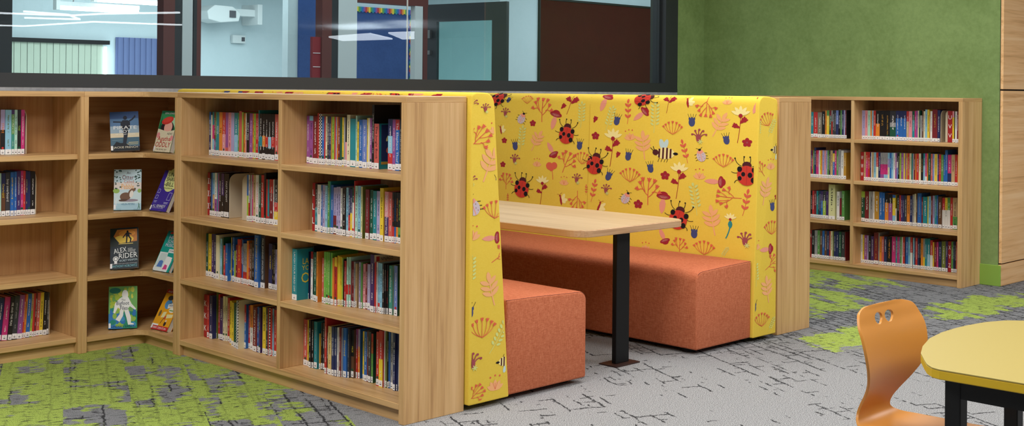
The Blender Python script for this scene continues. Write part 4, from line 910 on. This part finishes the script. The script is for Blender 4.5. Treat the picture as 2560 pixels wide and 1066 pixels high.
def spine_marks(mb, T, h, r, m, z0f=0.16, z1f=0.62, hf=0.42):
    """a line of small glyph-like strokes standing for lettering too small to read in the photo"""
    z = h * (1 - z0f); zend = h * (1 - z1f); ht = T * hf; y0 = T / 2 - ht / 2
    while z > zend:
        L = ht * r.uniform(0.25, 0.6)
        if r.random() < 0.16: z -= ht * 0.5; continue
        a = r.random()
        if a < 0.5:
            mb.box(-0.0006, 0, y0, y0 + ht, z - L * 0.35, z, m)
            mb.box(-0.0006, 0, y0 + (ht * 0.7 if a < 0.25 else 0), y0 + ht * (1.0 if a < 0.25 else 0.3), z - L, z - L * 0.35, m)
        else: mb.box(-0.0006, 0, y0 + ht * r.choice((0, 0.25)), y0 + ht * r.choice((0.75, 1)), z - L, z, m)
        z -= L + ht * 0.18
def make_book(loc, rotz, T, D, h, spec, title, tcol, r, label, group, tilt=0.0):
    cov = spec.split('~')[1] if '~' in spec else None
    sg = segs(spec.split('~')[0])
    mb = MB(); book_geo(mb, T, D, h, sg, cov=cov)
    o = mb.build('book', None, loc, rotz)
    if tilt: o.rotation_euler = (0, 0, rotz); o.matrix_world = Matrix.Translation(loc) @ Matrix.Rotation(rotz, 4, 'Z') @ Matrix.Rotation(tilt, 4, 'X')
    tag(o, label, 'book', group)
    # white call-number label round the foot of the spine
    lz0 = r.choice((0.001, 0.001, 0.002, 0.004)); lh = 0.023
    l = MB(); l.box(-0.0005, 0.0, 0.0004, T - 0.0004, lz0, lz0 + lh, 'sticker_white')
    l.box(-0.0008, -0.0005, T * 0.5 - 0.0015, T * 0.5 + 0.0010, lz0 + 0.0135, lz0 + 0.0155, 'ink')
    wd = min(T * 0.22, 0.0042); l.box(-0.0008, -0.0005, T * 0.5 - wd, T * 0.5 + wd, lz0 + 0.006, lz0 + 0.0095, 'ink')
    l.build('spine_label', o)
    if title and title != '-':
        m = MB(); tc = bookmat(tcol); n = len(title)
        ht = min(T * 0.52, 0.0115); L = min(h * 0.78, n * ht * 0.74)
        z0 = h * 0.5 + 0.018 + L / 2
        z0 = min(z0, h * 0.94)
        add_text(m, title, (-0.0006, T / 2 + ht / 2, z0), (0, 0, -1), (0, -1, 0), L, ht, tc)
        m.build('spine_title', o)
    else:
        c = tcol if title == '-' else CONTRAST.get(sg[0][0], 'w')
        if (title == '-' or r.random() < 0.72) and T > 0.0045:
            m = MB(); spine_marks(m, T, h, r, bookmat(c), r.uniform(0.1, 0.2), r.uniform(0.48, 0.64), 0.34 if T < 0.016 else 0.24)
            if T > 0.008: spine_marks(m, T, h, r, bookmat(c), r.uniform(0.66, 0.70), r.uniform(0.74, 0.82), 0.22)
            m.build('spine_title', o)
    if T > 0.010 and r.random() < 0.22 and not (title and len(title) > 12):
        rad = 0.0052; m = MB()
        m.prism([(T / 2 + rad * math.cos(a), lz0 + lh + 0.006 + rad * math.sin(a)) for a in [2 * math.pi * i / 16 for i in range(16)]], -0.0009, 0.0, bookmat(r.choice('GGGr')), 'x'); m.build('spine_dot', o)
    return o
def bookend(loc, rotz, D, h, th, label, group):
    o_ = []
    pts = [(0.0, 0.0), (D, 0.0), (D, h)] + [(0.035 + 0.035 * math.cos(a), h - 0.035 + 0.035 * math.sin(a)) for a in [math.radians(d) for d in range(90, 181, 15)]]
    t = thing('bookend', label, 'bookend', loc, rotz, group)
    b_ = MB(); b_.prism(pts, 0, th, 'beige_steel', 'y'); b_.build('plate', t, bevel=min(th * 0.3, 0.002), seg=1)
    b_ = MB(); b_.box(0.02, D, th - 0.001, th + 0.06, 0, 0.00025, 'beige_steel'); b_.build('foot', t)
    return t
rest = MB()      # the smallest spines of the far bookcase
EXTRA_R = {('R3a', 9), ('R3a', 11), ('R4a', 3), ('R1a', 1), ('R1a', 2), ('R1b', 9), ('R1b', 11), ('R4b', 7), ('R3b', 1), ('R3b', 37)}
FRONT = {'C': 2.891, 'R': 7.474, 'L': 5.389}
MLET = {'I': 'I', 'K': 'K', 'L': 'L', 'U': 'U', 'V': 'V', 'W': 'W', 'X': 'X', 'Y': 'Y', 'Z': 'Z', 'R': 'R'}
nbook = 0
for key, txt in BOOKS.items():
    shelf, bay = ROWINFO[key]; z = SH[int(key[1]) - 1] + 0.0003; unit = key[0]
    r = random.Random(hash_ := sum(ord(c) * (i + 3) for i, c in enumerate(key)))
    rows = [q.split(',') for q in txt.split(';')]
    descs = []
    for q in rows:
        T = abs(int(q[2]) - int(q[1])) / 10000.0; sg = segs(q[4].split('~')[0]) if q[4][0] not in '#!' else None
        if sg is None: descs.append(None); continue
        mc = main_colours(sg); cw = PAL[mc[0]][1] + (' and ' + PAL[mc[1]][1] if len(mc) > 1 else '')
        descs.append(('thick ' if T > 0.022 else 'slim ' if T < 0.011 else '') + cw + ' book')
    seen = {}
    for bi, q in enumerate(rows):
        off, a0, a1, h = int(q[0]) / 1000, int(q[1]) / 10000, int(q[2]) / 10000, int(q[3]) / 1000
        T = abs(a1 - a0) - 0.0003; fx = FRONT[unit] + off; lo = min(a0, a1) + 0.00015
        D = min(0.130, 0.279 - off if unit == 'C' else 0.255 - off if unit == 'R' else 0.275 - off)
        if unit == 'L': loc, rz = (max(a0, a1) - 0.00015, fx, z), math.pi / 2
        else: loc, rz = (fx, lo, z), 0.0
        sp = q[4]
        if sp[0] == '!':
            lab = {'C2a': {'1': 'beige steel bookend plate ending the left row, second shelf of front bookcase', '2': 'beige bookend with broad edge starting the right row, second shelf of front bookcase'},
                   'R1b': {'1': 'beige bookend before the U V V marker, far bookcase by green wall', '2': 'beige bookend touching the U V V marker, far bookcase by green wall'},
                   'L1': {'1': 'beige bookend holding books on the top shelf of left-edge bookcase'}, 'L2': {'1': 'beige bookend holding books on the second shelf of left-edge bookcase'},
                   'L4': {'1': 'beige bookend holding leaning books on the bottom shelf of left-edge bookcase'}}[key][sp[1]]
            thk = T if T > 0.008 else 0.004
            if unit == 'L': bookend((a0 + 0.0045, fx, z), rz, D, min(h, 0.2), 0.004, lab, 'bookends')
            elif sp[1] == '1': bookend((fx, max(a0, a1) - 0.006, z), rz, D, min(h, 0.205), 0.004, lab, 'bookends')
            else: bookend((fx, lo, z), rz, D, min(h, 0.205), T, lab, 'bookends')
            continue
        if sp[0] == '#':
            t = thing('shelf_marker', 'red shelf marker lettered %s, %s, %s' % (' '.join(sp[1:]), shelf, bay), 'shelf marker', loc, rz, 'red lettered shelf markers')
            m = MB(); m.box(0, D, 0, T, 0, h, 'marker_red'); m.build('block', t, bevel=0.001, seg=1)
            m = MB(); n = len(sp) - 1
            for j, ch in enumerate(sp[1:]):
                zc = h * (0.80 - 0.29 * j); lh = 0.026; wdt = min(T * 0.72, 0.024) * (0.55 if ch == 'I' else 1)
                if key == 'R4a': wdt = T * 0.7
                if ch == 'I':
                    w_ = min(T * 0.72, 0.020)
                    for za, zb in ((zc - lh / 2, zc - lh / 2 + 0.0035), (zc + lh / 2 - 0.0035, zc + lh / 2)): m.poly([(-0.0007, T / 2 + w_ / 2, za), (-0.0007, T / 2 - w_ / 2, za), (-0.0007, T / 2 - w_ / 2, zb), (-0.0007, T / 2 + w_ / 2, zb)], 'sticker_white')
                    wdt = 0.005
                add_text(m, ch, (-0.0007, T / 2 + wdt / 2, zc - lh / 2), (0, -1, 0), (0, 0, 1), wdt, lh, MATS['sticker_white'])
            m.build('lettering', t)
            continue
        d = descs[bi]; seen[d] = seen.get(d, 0) + 1; tot = descs.count(d)
        if unit == 'R' and (key, bi) not in EXTRA_R:
            book_geo(rest, T, D, h, segs(sp.split('~')[0]), (fx, lo, z)); rest.box(fx - 0.0006, fx, lo + 0.0004, lo + T - 0.0004, z + 0.002, z + 0.024, 'sticker_white')
            if T > 0.006:
                wd = min(T * 0.22, 0.0042); rest.box(fx - 0.0009, fx - 0.0006, lo + T / 2 - wd, lo + T / 2 + wd, z + 0.009, z + 0.013, 'ink')
                c = q[6] if len(q) > 6 else CONTRAST.get(sp[0], 'w')
                sub = MB(); spine_marks(sub, T, h, r, bookmat(c), r.uniform(0.1, 0.2), r.uniform(0.5, 0.75), 0.28)
                i0 = len(rest.v); rest.v += [(x + fx, y + lo, zz + z) for x, y, zz in sub.v]
                for f, k in zip(sub.f, sub.mi): rest.f.append(tuple(i0 + v for v in f)); rest.mi.append(rest.slot(sub.mats[k]))
            continue
        lab = ((ORD[seen[d] - 1] + ' ') if tot > 1 else 'only ') + d + ' from left, ' + shelf + ', ' + bay if tot > 1 else d + ' on ' + shelf + ', ' + bay
        tilt = 0.0
        if key == 'L4': tilt = math.radians(5.2 - 3.7 * bi / (len(rows) - 1))
        bk = make_book(loc, rz, T, D, h, sp, q[5] if len(q) > 5 else None, q[6] if len(q) > 6 else None, r, lab, 'books on the %s, %s' % (shelf, bay), tilt)
        nbook += 1
        if q[5:6] and q[5].startswith('LAUGH'):
            m = MB()
            for s_, x_, z_, l_, h_ in (('LAUGH', 0.028, 0.147, 0.09, 0.024), ('YOUR', 0.024, 0.122, 0.075, 0.019), ('OFF', 0.022, 0.070, 0.095, 0.042)): add_text(m, s_, (x_, -0.0006, z_), (1, 0, 0), (0, 0, 1), l_, h_, bookmat('y'))
            m.build('cover_lettering', bk)
        if key == 'C3b' and sp == 'P':
            m = MB(); m.box(0.001, D - 0.001, -0.0006, 0, h - 0.032, h - 0.001, bookmat('W')); m.box(0.010, 0.026, -0.001, -0.0006, h - 0.026, h - 0.008, bookmat('r')); m.build('cover_band', bk)
            m = MB(); add_text(m, 'NINJAGO', (0.032, -0.0012, h - 0.024), (1, 0, 0), (0, 0, 1), 0.062, 0.013, bookmat('k')); m.build('cover_lettering', bk)
        if q[5:6] and q[5].startswith('D.I.Z'):
            m = MB()
            for s_, x_, z_, l_, h_ in (('D.I.Z.Y', 0.020, 0.125, 0.09, 0.026), ('PAUL JENNINGS', 0.012, 0.035, 0.10, 0.014)): add_text(m, s_, (x_, -0.0006, z_), (1, 0, 0), (0, 0, 1), l_, h_, bookmat('y'))
            m.build('cover_lettering', bk)
        if q[5:6] and q[5].startswith('The Jungle'):
            m = MB(); m.box(0.012, D - 0.004, -0.0005, 0, 0.03, h - 0.004, bookmat('B')); m.box(0.012, D - 0.004, -0.0007, 0, 0.018, 0.028, bookmat('Y'))
            for c_, pt in ell('W', 0.05, 0.125, 0.022, 0.008, 50) + ell('C', 0.055, 0.075, 0.02, 0.014, 20): m.poly([(x_, -0.0008, z_) for x_, z_ in pt], MC[c_])
            m.build('cover_art', bk)
o = rest.build('books'); tag(o, 'many small spines filling the shelves of the bookcase by the green wall', 'books', None, 'stuff')
# lettering and pictures on a few near covers that show beside their neighbours
# ------------------------------------------------------------------ face-out books of the corner unit
def face_book(loc, yaw, lean, roll, W, H, T, colour, art, label, spine=None):
    """cover in the local x-z plane facing -y; origin at the lower front edge, centre"""
    Mx = Matrix.Translation(loc) @ Matrix.Rotation(yaw, 4, 'Z') @ Matrix.Rotation(-lean, 4, 'X') @ Matrix.Rotation(roll, 4, 'Y')
    b_ = MB(); c = bookmat(colour)
    b_.box(-W / 2, W / 2, 0, 0.0012, 0, H, c); b_.box(-W / 2, W / 2, T - 0.0012, T, 0, H, c); b_.box(-W / 2, -W / 2 + 0.0012, 0, T, 0, H, bookmat(spine or colour))
    b_.box(-W / 2 + 0.0012, W / 2 - 0.0015, 0.0012, T - 0.0012, 0.002, H - 0.002, 'page_paper')
    o = b_.build('book'); o.matrix_world = Mx; tag(o, label, 'book', 'face-out books in the corner bookcase')
    a = MB(); n = [0]
    def P(x, y): n[0] += 0; return (-W / 2 + W * x, -0.0004 - 0.000006 * n[0], H * y)
    tx = MB()
    for it in art:
        n[0] += 1
        if it[0] == 'rect': _, c_, x0, y0, x1, y1 = it; a.poly([P(x0, y0), P(x1, y0), P(x1, y1), P(x0, y1)], PM(c_))
        elif it[0] == 'poly': a.poly([P(x, y) for x, y in it[2]], PM(it[1]))
        elif it[0] == 'ell':
            _, c_, cx_, cy_, rx_, ry_ = it[:6]; rot = it[6] if len(it) > 6 else 0
            q = ell(c_, 0, 0, rx_ * W, ry_ * H, rot, 20)[0][1]; a.poly([P(cx_ + x / W, cy_ + y / H) for x, y in q], PM(c_))
        elif it[0] == 'line':
            for c_, q in stroke(it[1], [(x * W, y * H) for x, y in it[2]], it[3] * W): a.poly([P(x / W, y / H) for x, y in q], PM(c_))
        elif it[0] == 'text':
            _, c_, s, x0, y0, ln, ht = it[:7]; sl = it[7] if len(it) > 7 else 0.0
            add_text(tx, s, (-W / 2 + W * x0, -0.0013, H * y0), (math.cos(sl), 0, math.sin(sl)), (-math.sin(sl), 0, math.cos(sl)), ln * W, ht * H, PM(c_))
    a.build('cover_art', o); tx.build('cover_lettering', o)
    l = MB(); l.box(-W / 2 + 0.0005, -W / 2 + 0.010, -0.0016, -0.0012, 0.004, 0.026, 'sticker_white'); l.build('spine_label', o)
    return o, Mx
PAINT = {}
def PM(rgb):
    if rgb not in PAINT: PAINT[rgb] = plain('paint_%02x%02x%02x' % rgb, rgb, 0.5, 0.0, None, 0.25)
    return PAINT[rgb]
def easel(loc, yaw, W, lean, label):
    t = thing('book_stand', label, 'book stand', loc, yaw, 'clear book stands in the corner bookcase')
    b_ = MB(); b_.box(-W * 0.36, W * 0.36, 0.012, 0.10, 0, 0.002, 'acrylic'); b_.build('base', t)
    for s in (-1, 1):
        b_ = MB(); b_.box(s * W * 0.30 - 0.009, s * W * 0.30 + 0.009, -0.016, 0.014, 0, 0.002, 'acrylic'); b_.box(s * W * 0.30 - 0.009, s * W * 0.30 + 0.009, -0.016, -0.014, 0, 0.013, 'acrylic'); b_.build('lip', t)
    b_ = MB(); p0 = Vector((0, 0.030, 0.004)); u = Vector((0, math.sin(lean), math.cos(lean)))
    for i in range(1):
        a = p0; c = p0 + u * 0.10
        b_.poly([(-W * .25, a.y, a.z), (W * .25, a.y, a.z), (W * .25, c.y, c.z), (-W * .25, c.y, c.z)], 'acrylic'); b_.poly([(-W * .25, a.y + .002, a.z), (-W * .25, c.y + .002, c.z), (W * .25, c.y + .002, c.z), (W * .25, a.y + .002, a.z)], 'acrylic')
    b_.build('back_rest', t)
night, sea, sand, ink_, white = (44, 66, 104), (70, 104, 124), (222, 208, 176), (24, 30, 46), (240, 240, 238)
ART = {}
ART['L1'] = [('rect', (52, 80, 128), 0, .80, 1, 1), ('rect', (84, 120, 160), 0, .62, 1, .82), ('rect', (150, 172, 188), 0, .44, 1, .63), ('rect', sand, 0, .33, 1, .45), ('rect', sea, 0, .12, 1, .34),
  ('rect', (224, 206, 150), .62, .2, .96, .215), ('rect', (224, 206, 150), .55, .16, .95, .172), ('rect', (120, 146, 152), .05, .27, .4, .28), ('poly', (20, 26, 34), [(0, 0), (1, 0), (1, .10), (.66, .12), (.5, .2), (.34, .2), (.2, .24), (.12, .16), (0, .12)]),
  ('ell', ink_, .53, .84, .07, .052), ('poly', ink_, [(.38, .56), (.68, .56), (.70, .72), (.62, .78), (.44, .78), (.36, .70)]), ('line', ink_, [(.44, .73), (.12, .745)], .05), ('line', ink_, [(.62, .73), (.78, .80), (.86, .86)], .055), ('ell', ink_, .87, .87, .03, .03),
  ('poly', ink_, [(.42, .58), (.64, .58), (.60, .4), (.54, .18), (.42, .18), (.46, .4)]),
  ('text', white, 'PIRATE', .12, .55, .80, .085), ('text', white, 'BOY', .32, .455, .38, .075), ('text', white, 'OF SYDNEY TOWN', .18, .405, .68, .028), ('text', (226, 220, 196), 'JACKIE FRENCH', .09, .065, .84, .05)]
ART['R1'] = [('rect', (60, 150, 96), 0, .5, 1, 1), ('rect', (38, 112, 76), 0, .93, 1, 1), ('ell', (170, 216, 176), .82, .70, .17, .14), ('poly', (32, 96, 62), [(.02, .55), (.16, .55), (.10, .9)]), ('poly', (32, 96, 62), [(.8, .52), (.98, .52), (.9, .66)]),
  ('ell', (48, 34, 40), .52, .60, .38, .16), ('ell', (238, 176, 160), .58, .60, .24, .15), ('ell', (206, 58, 52), .46, .765, .34, .09, 12), ('ell', (222, 74, 62), .44, .78, .26, .06, 12),
  ('rect', (226, 216, 186), 0, 0, 1, .50), ('poly', (226, 216, 186), [(0, .48), (.5, .44), (1, .48), (1, .54), (.56, .50), (.0, .56)]), ('ell', (232, 150, 150), .10, .40, .10, .07), ('ell', (232, 150, 150), .92, .34, .09, .07),
  ('text', white, 'LENA JONES', .22, .92, .58, .04), ('text', (196, 50, 48), 'Agatha', .12, .27, .76, .105), ('text', (186, 44, 44), 'ODDLY', .06, .12, .88, .12), ('text', (120, 110, 96), 'THE SECRET KEY', .14, .045, .66, .03), ('text', (120, 116, 110), 'NEWS', .62, .42, .3, .05)]
leaf = []
rl = random.Random(3)
for q in range(46):
    x = rl.uniform(0, .26) if q % 2 else rl.uniform(.76, 1.0); y = rl.uniform(.52, 1.0)
    leaf.append(('ell', (40, 74, 66), min(max(x, .03), .97), min(y, .975), .032, .013, rl.choice((40, 140, 20))))
ART['L2'] = [('rect', (196, 218, 226), 0, 0, 1, 1), ('rect', (226, 214, 206), 0, .5, 1, .68), ('rect', (170, 206, 220), 0, 0, 1, .16), ('rect', (206, 226, 230), 0, .16, 1, .44), ('ell', (150, 184, 92), .09, .47, .12, .06), ('ell', (150, 184, 92), .93, .47, .07, .05)] + leaf + [
  ('ell', (152, 138, 150), .55, .235, .34, .035), ('ell', (116, 82, 62), .42, .33, .20, .10, 8), ('ell', (116, 82, 62), .62, .43, .09, .10, -30), ('ell', (128, 92, 70), .70, .495, .095, .038), ('ell', (236, 228, 218), .64, .39, .07, .09, -10), ('ell', (90, 62, 48), .34, .24, .16, .03, 5), ('ell', (30, 24, 24), .735, .505, .012, .008),
  ('line', (70, 120, 90), [(.88, .02), (.93, .14)], .02), ('line', (70, 120, 90), [(.95, .02), (.9, .17)], .02), ('line', (240, 240, 240), [(.04, .1), (.12, .28)], .012), ('line', (240, 240, 240), [(.12, .1), (.06, .24)], .012),
  ('text', (70, 44, 54), 'An', .46, .885, .14, .06), ('text', (110, 40, 44), 'Otter', .30, .75, .42, .11), ('text', (206, 130, 110), 'Called', .36, .665, .36, .075), ('text', (240, 176, 96), 'Pebble', .27, .52, .46, .12), ('text', (70, 120, 150), 'HELEN PETERS', .28, .12, .48, .045)]
ART['R2'] = [('rect', (66, 46, 150), 0, 0, 1, 1), ('ell', (222, 226, 150), .62, .78, .40, .30), ('poly', (222, 226, 150), [(.2, 1), (1, 1), (1, .6), (.9, .55), (.3, .6)]), ('line', (214, 214, 240), [(.06, .44), (.20, .44), (.20, .52), (.10, .54), (.06, .44)], .012), ('line', (214, 214, 240), [(.05, .3), (.2, .3), (.2, .38), (.08, .38), (.05, .3)], .012),
  ('line', (214, 214, 240), [(.75, .28), (.95, .28), (.95, .46), (.78, .46), (.75, .28)], .012), ('line', (214, 214, 240), [(.66, .22), (.92, .22)], .014), ('line', (214, 214, 240), [(.68, .19), (.90, .19)], .014), ('line', (214, 214, 240), [(.06, .24), (.24, .24)], .014), ('line', (214, 214, 240), [(.08, .21), (.22, .21)], .014),
  ('text', (24, 22, 28), 'UNCLE', .32, .855, .72, .10), ('text', (24, 22, 28), 'SHAWN', .31, .735, .74, .10), ('text', (24, 22, 28), 'AND', .28, .63, .10, .04), ('text', (24, 22, 28), 'BILL', .40, .615, .44, .10), ('text', (90, 90, 60), 'MOON ADVENTURE', .26, .55, .6, .03), ('text', white, 'A.L. KENNEDY', .12, .09, .74, .065), ('text', (210, 206, 236), 'ILLUSTRATED BY GEMMA CORRELL', .12, .06, .66, .018)]
ART['L3'] = [('rect', (34, 44, 52), 0, 0, 1, 1), ('rect', (196, 120, 50), .04, .60, .96, .96), ('ell', (238, 200, 80), .48, .72, .36, .10), ('ell', (228, 150, 60), .6, .86, .3, .08), ('poly', (36, 44, 40), [(0, .55), (.0, 1), (.28, 1), (.12, .8), (.34, .62), (1, .66), (1, .55)]), ('rect', (240, 210, 110), .3, .60, .82, .615),
  ('ell', (20, 20, 22), .62, .90, .035, .03), ('poly', (20, 20, 22), [(.55, .78), (.70, .78), (.68, .88), (.57, .88)]), ('line', (20, 20, 22), [(.57, .86), (.46, .76)], .04), ('line', (20, 20, 22), [(.68, .86), (.76, .83)], .035), ('line', (20, 20, 22), [(.6, .78), (.58, .62)], .05), ('line', (20, 20, 22), [(.66, .79), (.74, .72), (.72, .64)], .05),
  ('ell', white, .20, .245, .10, .065), ('ell', (34, 44, 52), .20, .245, .075, .048), ('ell', white, .20, .245, .055, .036), ('rect', white, .15, .13, .25, .2),
  ('text', white, 'ALEX', .14, .37, .46, .12, .14), ('text', white, 'RIDER', .32, .245, .66, .125, .05), ('text', (200, 220, 226), 'SECRET WEAPON', .33, .17, .64, .045, .04), ('text', white, 'ACTION', .63, .47, .17, .025), ('text', white, 'ADRENALINE', .63, .435, .28, .025), ('text', white, 'ADVENTURE', .63, .40, .26, .025), ('text', (214, 214, 214), 'SEVEN EXPLOSIVE ALEX RIDER ADVENTURES', .06, .115, .9, .018), ('text', (130, 196, 206), 'ANTHONY HOROWITZ', .08, .035, .88, .06)]
ART['R3'] = [('rect', (30, 156, 142), 0, 0, 1, 1), ('rect', (24, 130, 124), 0, .86, 1, 1), ('poly', (228, 236, 234), [(.02, .0), (.86, 0), (.9, .3), (.55, .36), (.52, .47), (.03, .47)]), ('ell', (196, 62, 54), .26, .955, .10, .03), ('ell', (90, 66, 140), .96, .86, .14, .09),
  ('poly', (206, 222, 220), [(.08, .08), (.48, .08), (.52, .44), (.12, .44)]), ('poly', (90, 130, 200), [(.14, .10), (.46, .10), (.44, .24), (.34, .27), (.2, .25)]), ('poly', (238, 240, 240), [(.50, .02), (.84, .05), (.88, .36), (.56, .38)]), ('poly', (214, 76, 140), [(.54, .05), (.8, .06), (.76, .16), (.6, .18)]),
  ('text', (226, 214, 240), 'HIGH', .22, .80, .60, .085), ('text', (226, 214, 240), 'SCHOOL', .22, .705, .62, .08), ('text', (226, 214, 240), 'MUSICAL', .18, .61, .70, .08), ('rect', (236, 240, 240), .50, .47, .94, .56), ('text', (60, 60, 70), 'STORIES', .54, .495, .36, .04)]
wc = []
rw = random.Random(11)
for q in range(60):
    y = rw.uniform(.05, .95); x = rw.uniform(.06, .94)
    c_ = rw.choice(((176, 196, 66), (120, 176, 84), (206, 206, 84))) if y > .45 else rw.choice(((52, 120, 190), (70, 150, 200), (40, 140, 120), (150, 190, 80)))
    rx_, ry_ = rw.uniform(.04, .11), rw.uniform(.03, .07)
    wc.append(('ell', c_, min(max(x, rx_ + .04), .96 - rx_), min(max(y, .08), .92), rx_, ry_, 0))
ART['L4'] = [('rect', (116, 176, 98), 0, 0, 1, 1), ('rect', (58, 128, 190), 0, 0, .6, .36), ('rect', (44, 142, 110), .5, 0, 1, .4)] + wc + [('ell', (36, 120, 104), .22, .9, .2, .07),
  ('ell', white, .57, .80, .11, .115), ('poly', white, [(.44, .74), (.68, .74), (.80, .58), (.96, .46), (.93, .43), (.74, .52), (.66, .46), (.40, .46), (.32, .5), (.22, .36), (.16, .38), (.22, .6), (.36, .70)]), ('poly', white, [(.40, .48), (.54, .48), (.50, .30), (.38, .16), (.24, .22), (.38, .34)]), ('poly', white, [(.52, .48), (.68, .46), (.78, .26), (.78, .13), (.88, .11), (.88, .085), (.68, .085), (.62, .26)]),
  ('text', (40, 52, 74), 'The', .44, .655, .14, .045), ('text', (40, 52, 74), 'Bigfoot', .27, .56, .44, .085), ('text', (40, 52, 74), 'Files', .40, .44, .26, .09), ('text', (26, 60, 84), 'LINDSAY EAGAR', .1, .025, .82, .05)]
ART['R4'] = [('rect', (236, 166, 36), 0, 0, 1, 1), ('rect', (204, 46, 48), 0, .91, 1, 1), ('rect', (200, 44, 48), .0, .0, 1, .10), ('rect', white, .0, .10, .36, .14), ('ell', (86, 150, 206), .42, .64, .2, .12), ('ell', (70, 60, 56), .40, .80, .16, .06), ('poly', white, [(.42, .64), (1, .78), (1, .66), (.46, .54)]),
  ('ell', (236, 232, 216), .75, .52, .16, .07), ('rect', (96, 150, 80), .62, .49, .95, .515), ('poly', (236, 226, 170), [(.30, .30), (.50, .32), (.52, .46), (.34, .44)]), ('ell', (120, 96, 60), .17, .40, .07, .08), ('poly', (236, 226, 170), [(.62, .30), (.95, .34), (.94, .42), (.6, .40)]),
  ('line', (40, 34, 40), [(.50, .3), (.42, .16)], .03), ('ell', (196, 80, 60), .56, .31, .05, .05), ('ell', (60, 44, 44), .70, .17, .07, .06), ('ell', (240, 214, 190), .70, .24, .04, .03),
  ('text', white, 'ANDY GRIFFITHS', .08, .925, .9, .05), ('text', (60, 44, 44), 'THE 130-STOREY', .48, .645, .5, .04, .18), ('text', (60, 44, 44), 'TREEHOUSE', .48, .585, .5, .04, .18), ('text', white, 'TERRY DENTON', .06, .025, .84, .05)]
FB = {  # (x, y), yaw deg, lean deg, roll deg, W, H, T, colour, label
 'L1': ((2.825, 5.425), -27, 20, -2.5, .131, .196, .016, 'B', 'face-out blue dusk cover with a dark silhouetted figure, top shelf, corner bookcase'),
 'L2': ((2.837, 5.425), -29, 14, 0, .125, .195, .016, 'c', 'face-out pale blue cover with a brown otter, second shelf, corner bookcase'),
 'L3': ((2.826, 5.430), -38, 20, -4, .129, .198, .022, 'K', 'face-out black cover with orange sunset picture, third shelf, corner bookcase'),
 'L4': ((2.816, 5.418), -22, 13, 1.2, .130, .198, .020, 'G', 'face-out watercolour green and blue cover with white striding shape, bottom shelf, corner bookcase'),
 'R1': ((2.936, 5.290), -84, 15, 0, .131, .200, .026, 'g', 'face-out green cover with a red beret, top shelf, corner bookcase'),
 'R2': ((2.919, 5.290), -84, 26, 0, .131, .206, .022, 'P', 'face-out violet and pale yellow cover, second shelf, corner bookcase'),
 'R3': ((2.925, 5.268), -84, 27, 0, .126, .200, .018, 't', 'face-out turquoise cover with two white photo cards, third shelf, corner bookcase'),
 'R4': ((2.925, 5.282), -84, 30, 0, .129, .200, .026, 'o', 'face-out orange cover with red bands, bottom shelf, corner bookcase')}
NAMES_ = {'1': 'top', '2': 'second', '3': 'third', '4': 'bottom'}
for kk, ((x, y), yw, ln, rl_, W, H, T, c, lab) in FB.items():
    z = SH[int(kk[1]) - 1]; yw = math.radians(yw); ln = math.radians(ln)
    lift = 0.0045 + abs(math.sin(math.radians(rl_))) * W / 2
    face_book((x, y, z + lift), yw, ln, math.radians(rl_), W, H, T, c, ART[kk], lab)
    easel((x, y, z + 0.0002), yw, W, ln, 'clear plastic stand under the %s book on the %s shelf of corner bookcase' % ('left' if kk[0] == 'L' else 'right', NAMES_[kk[1]]))
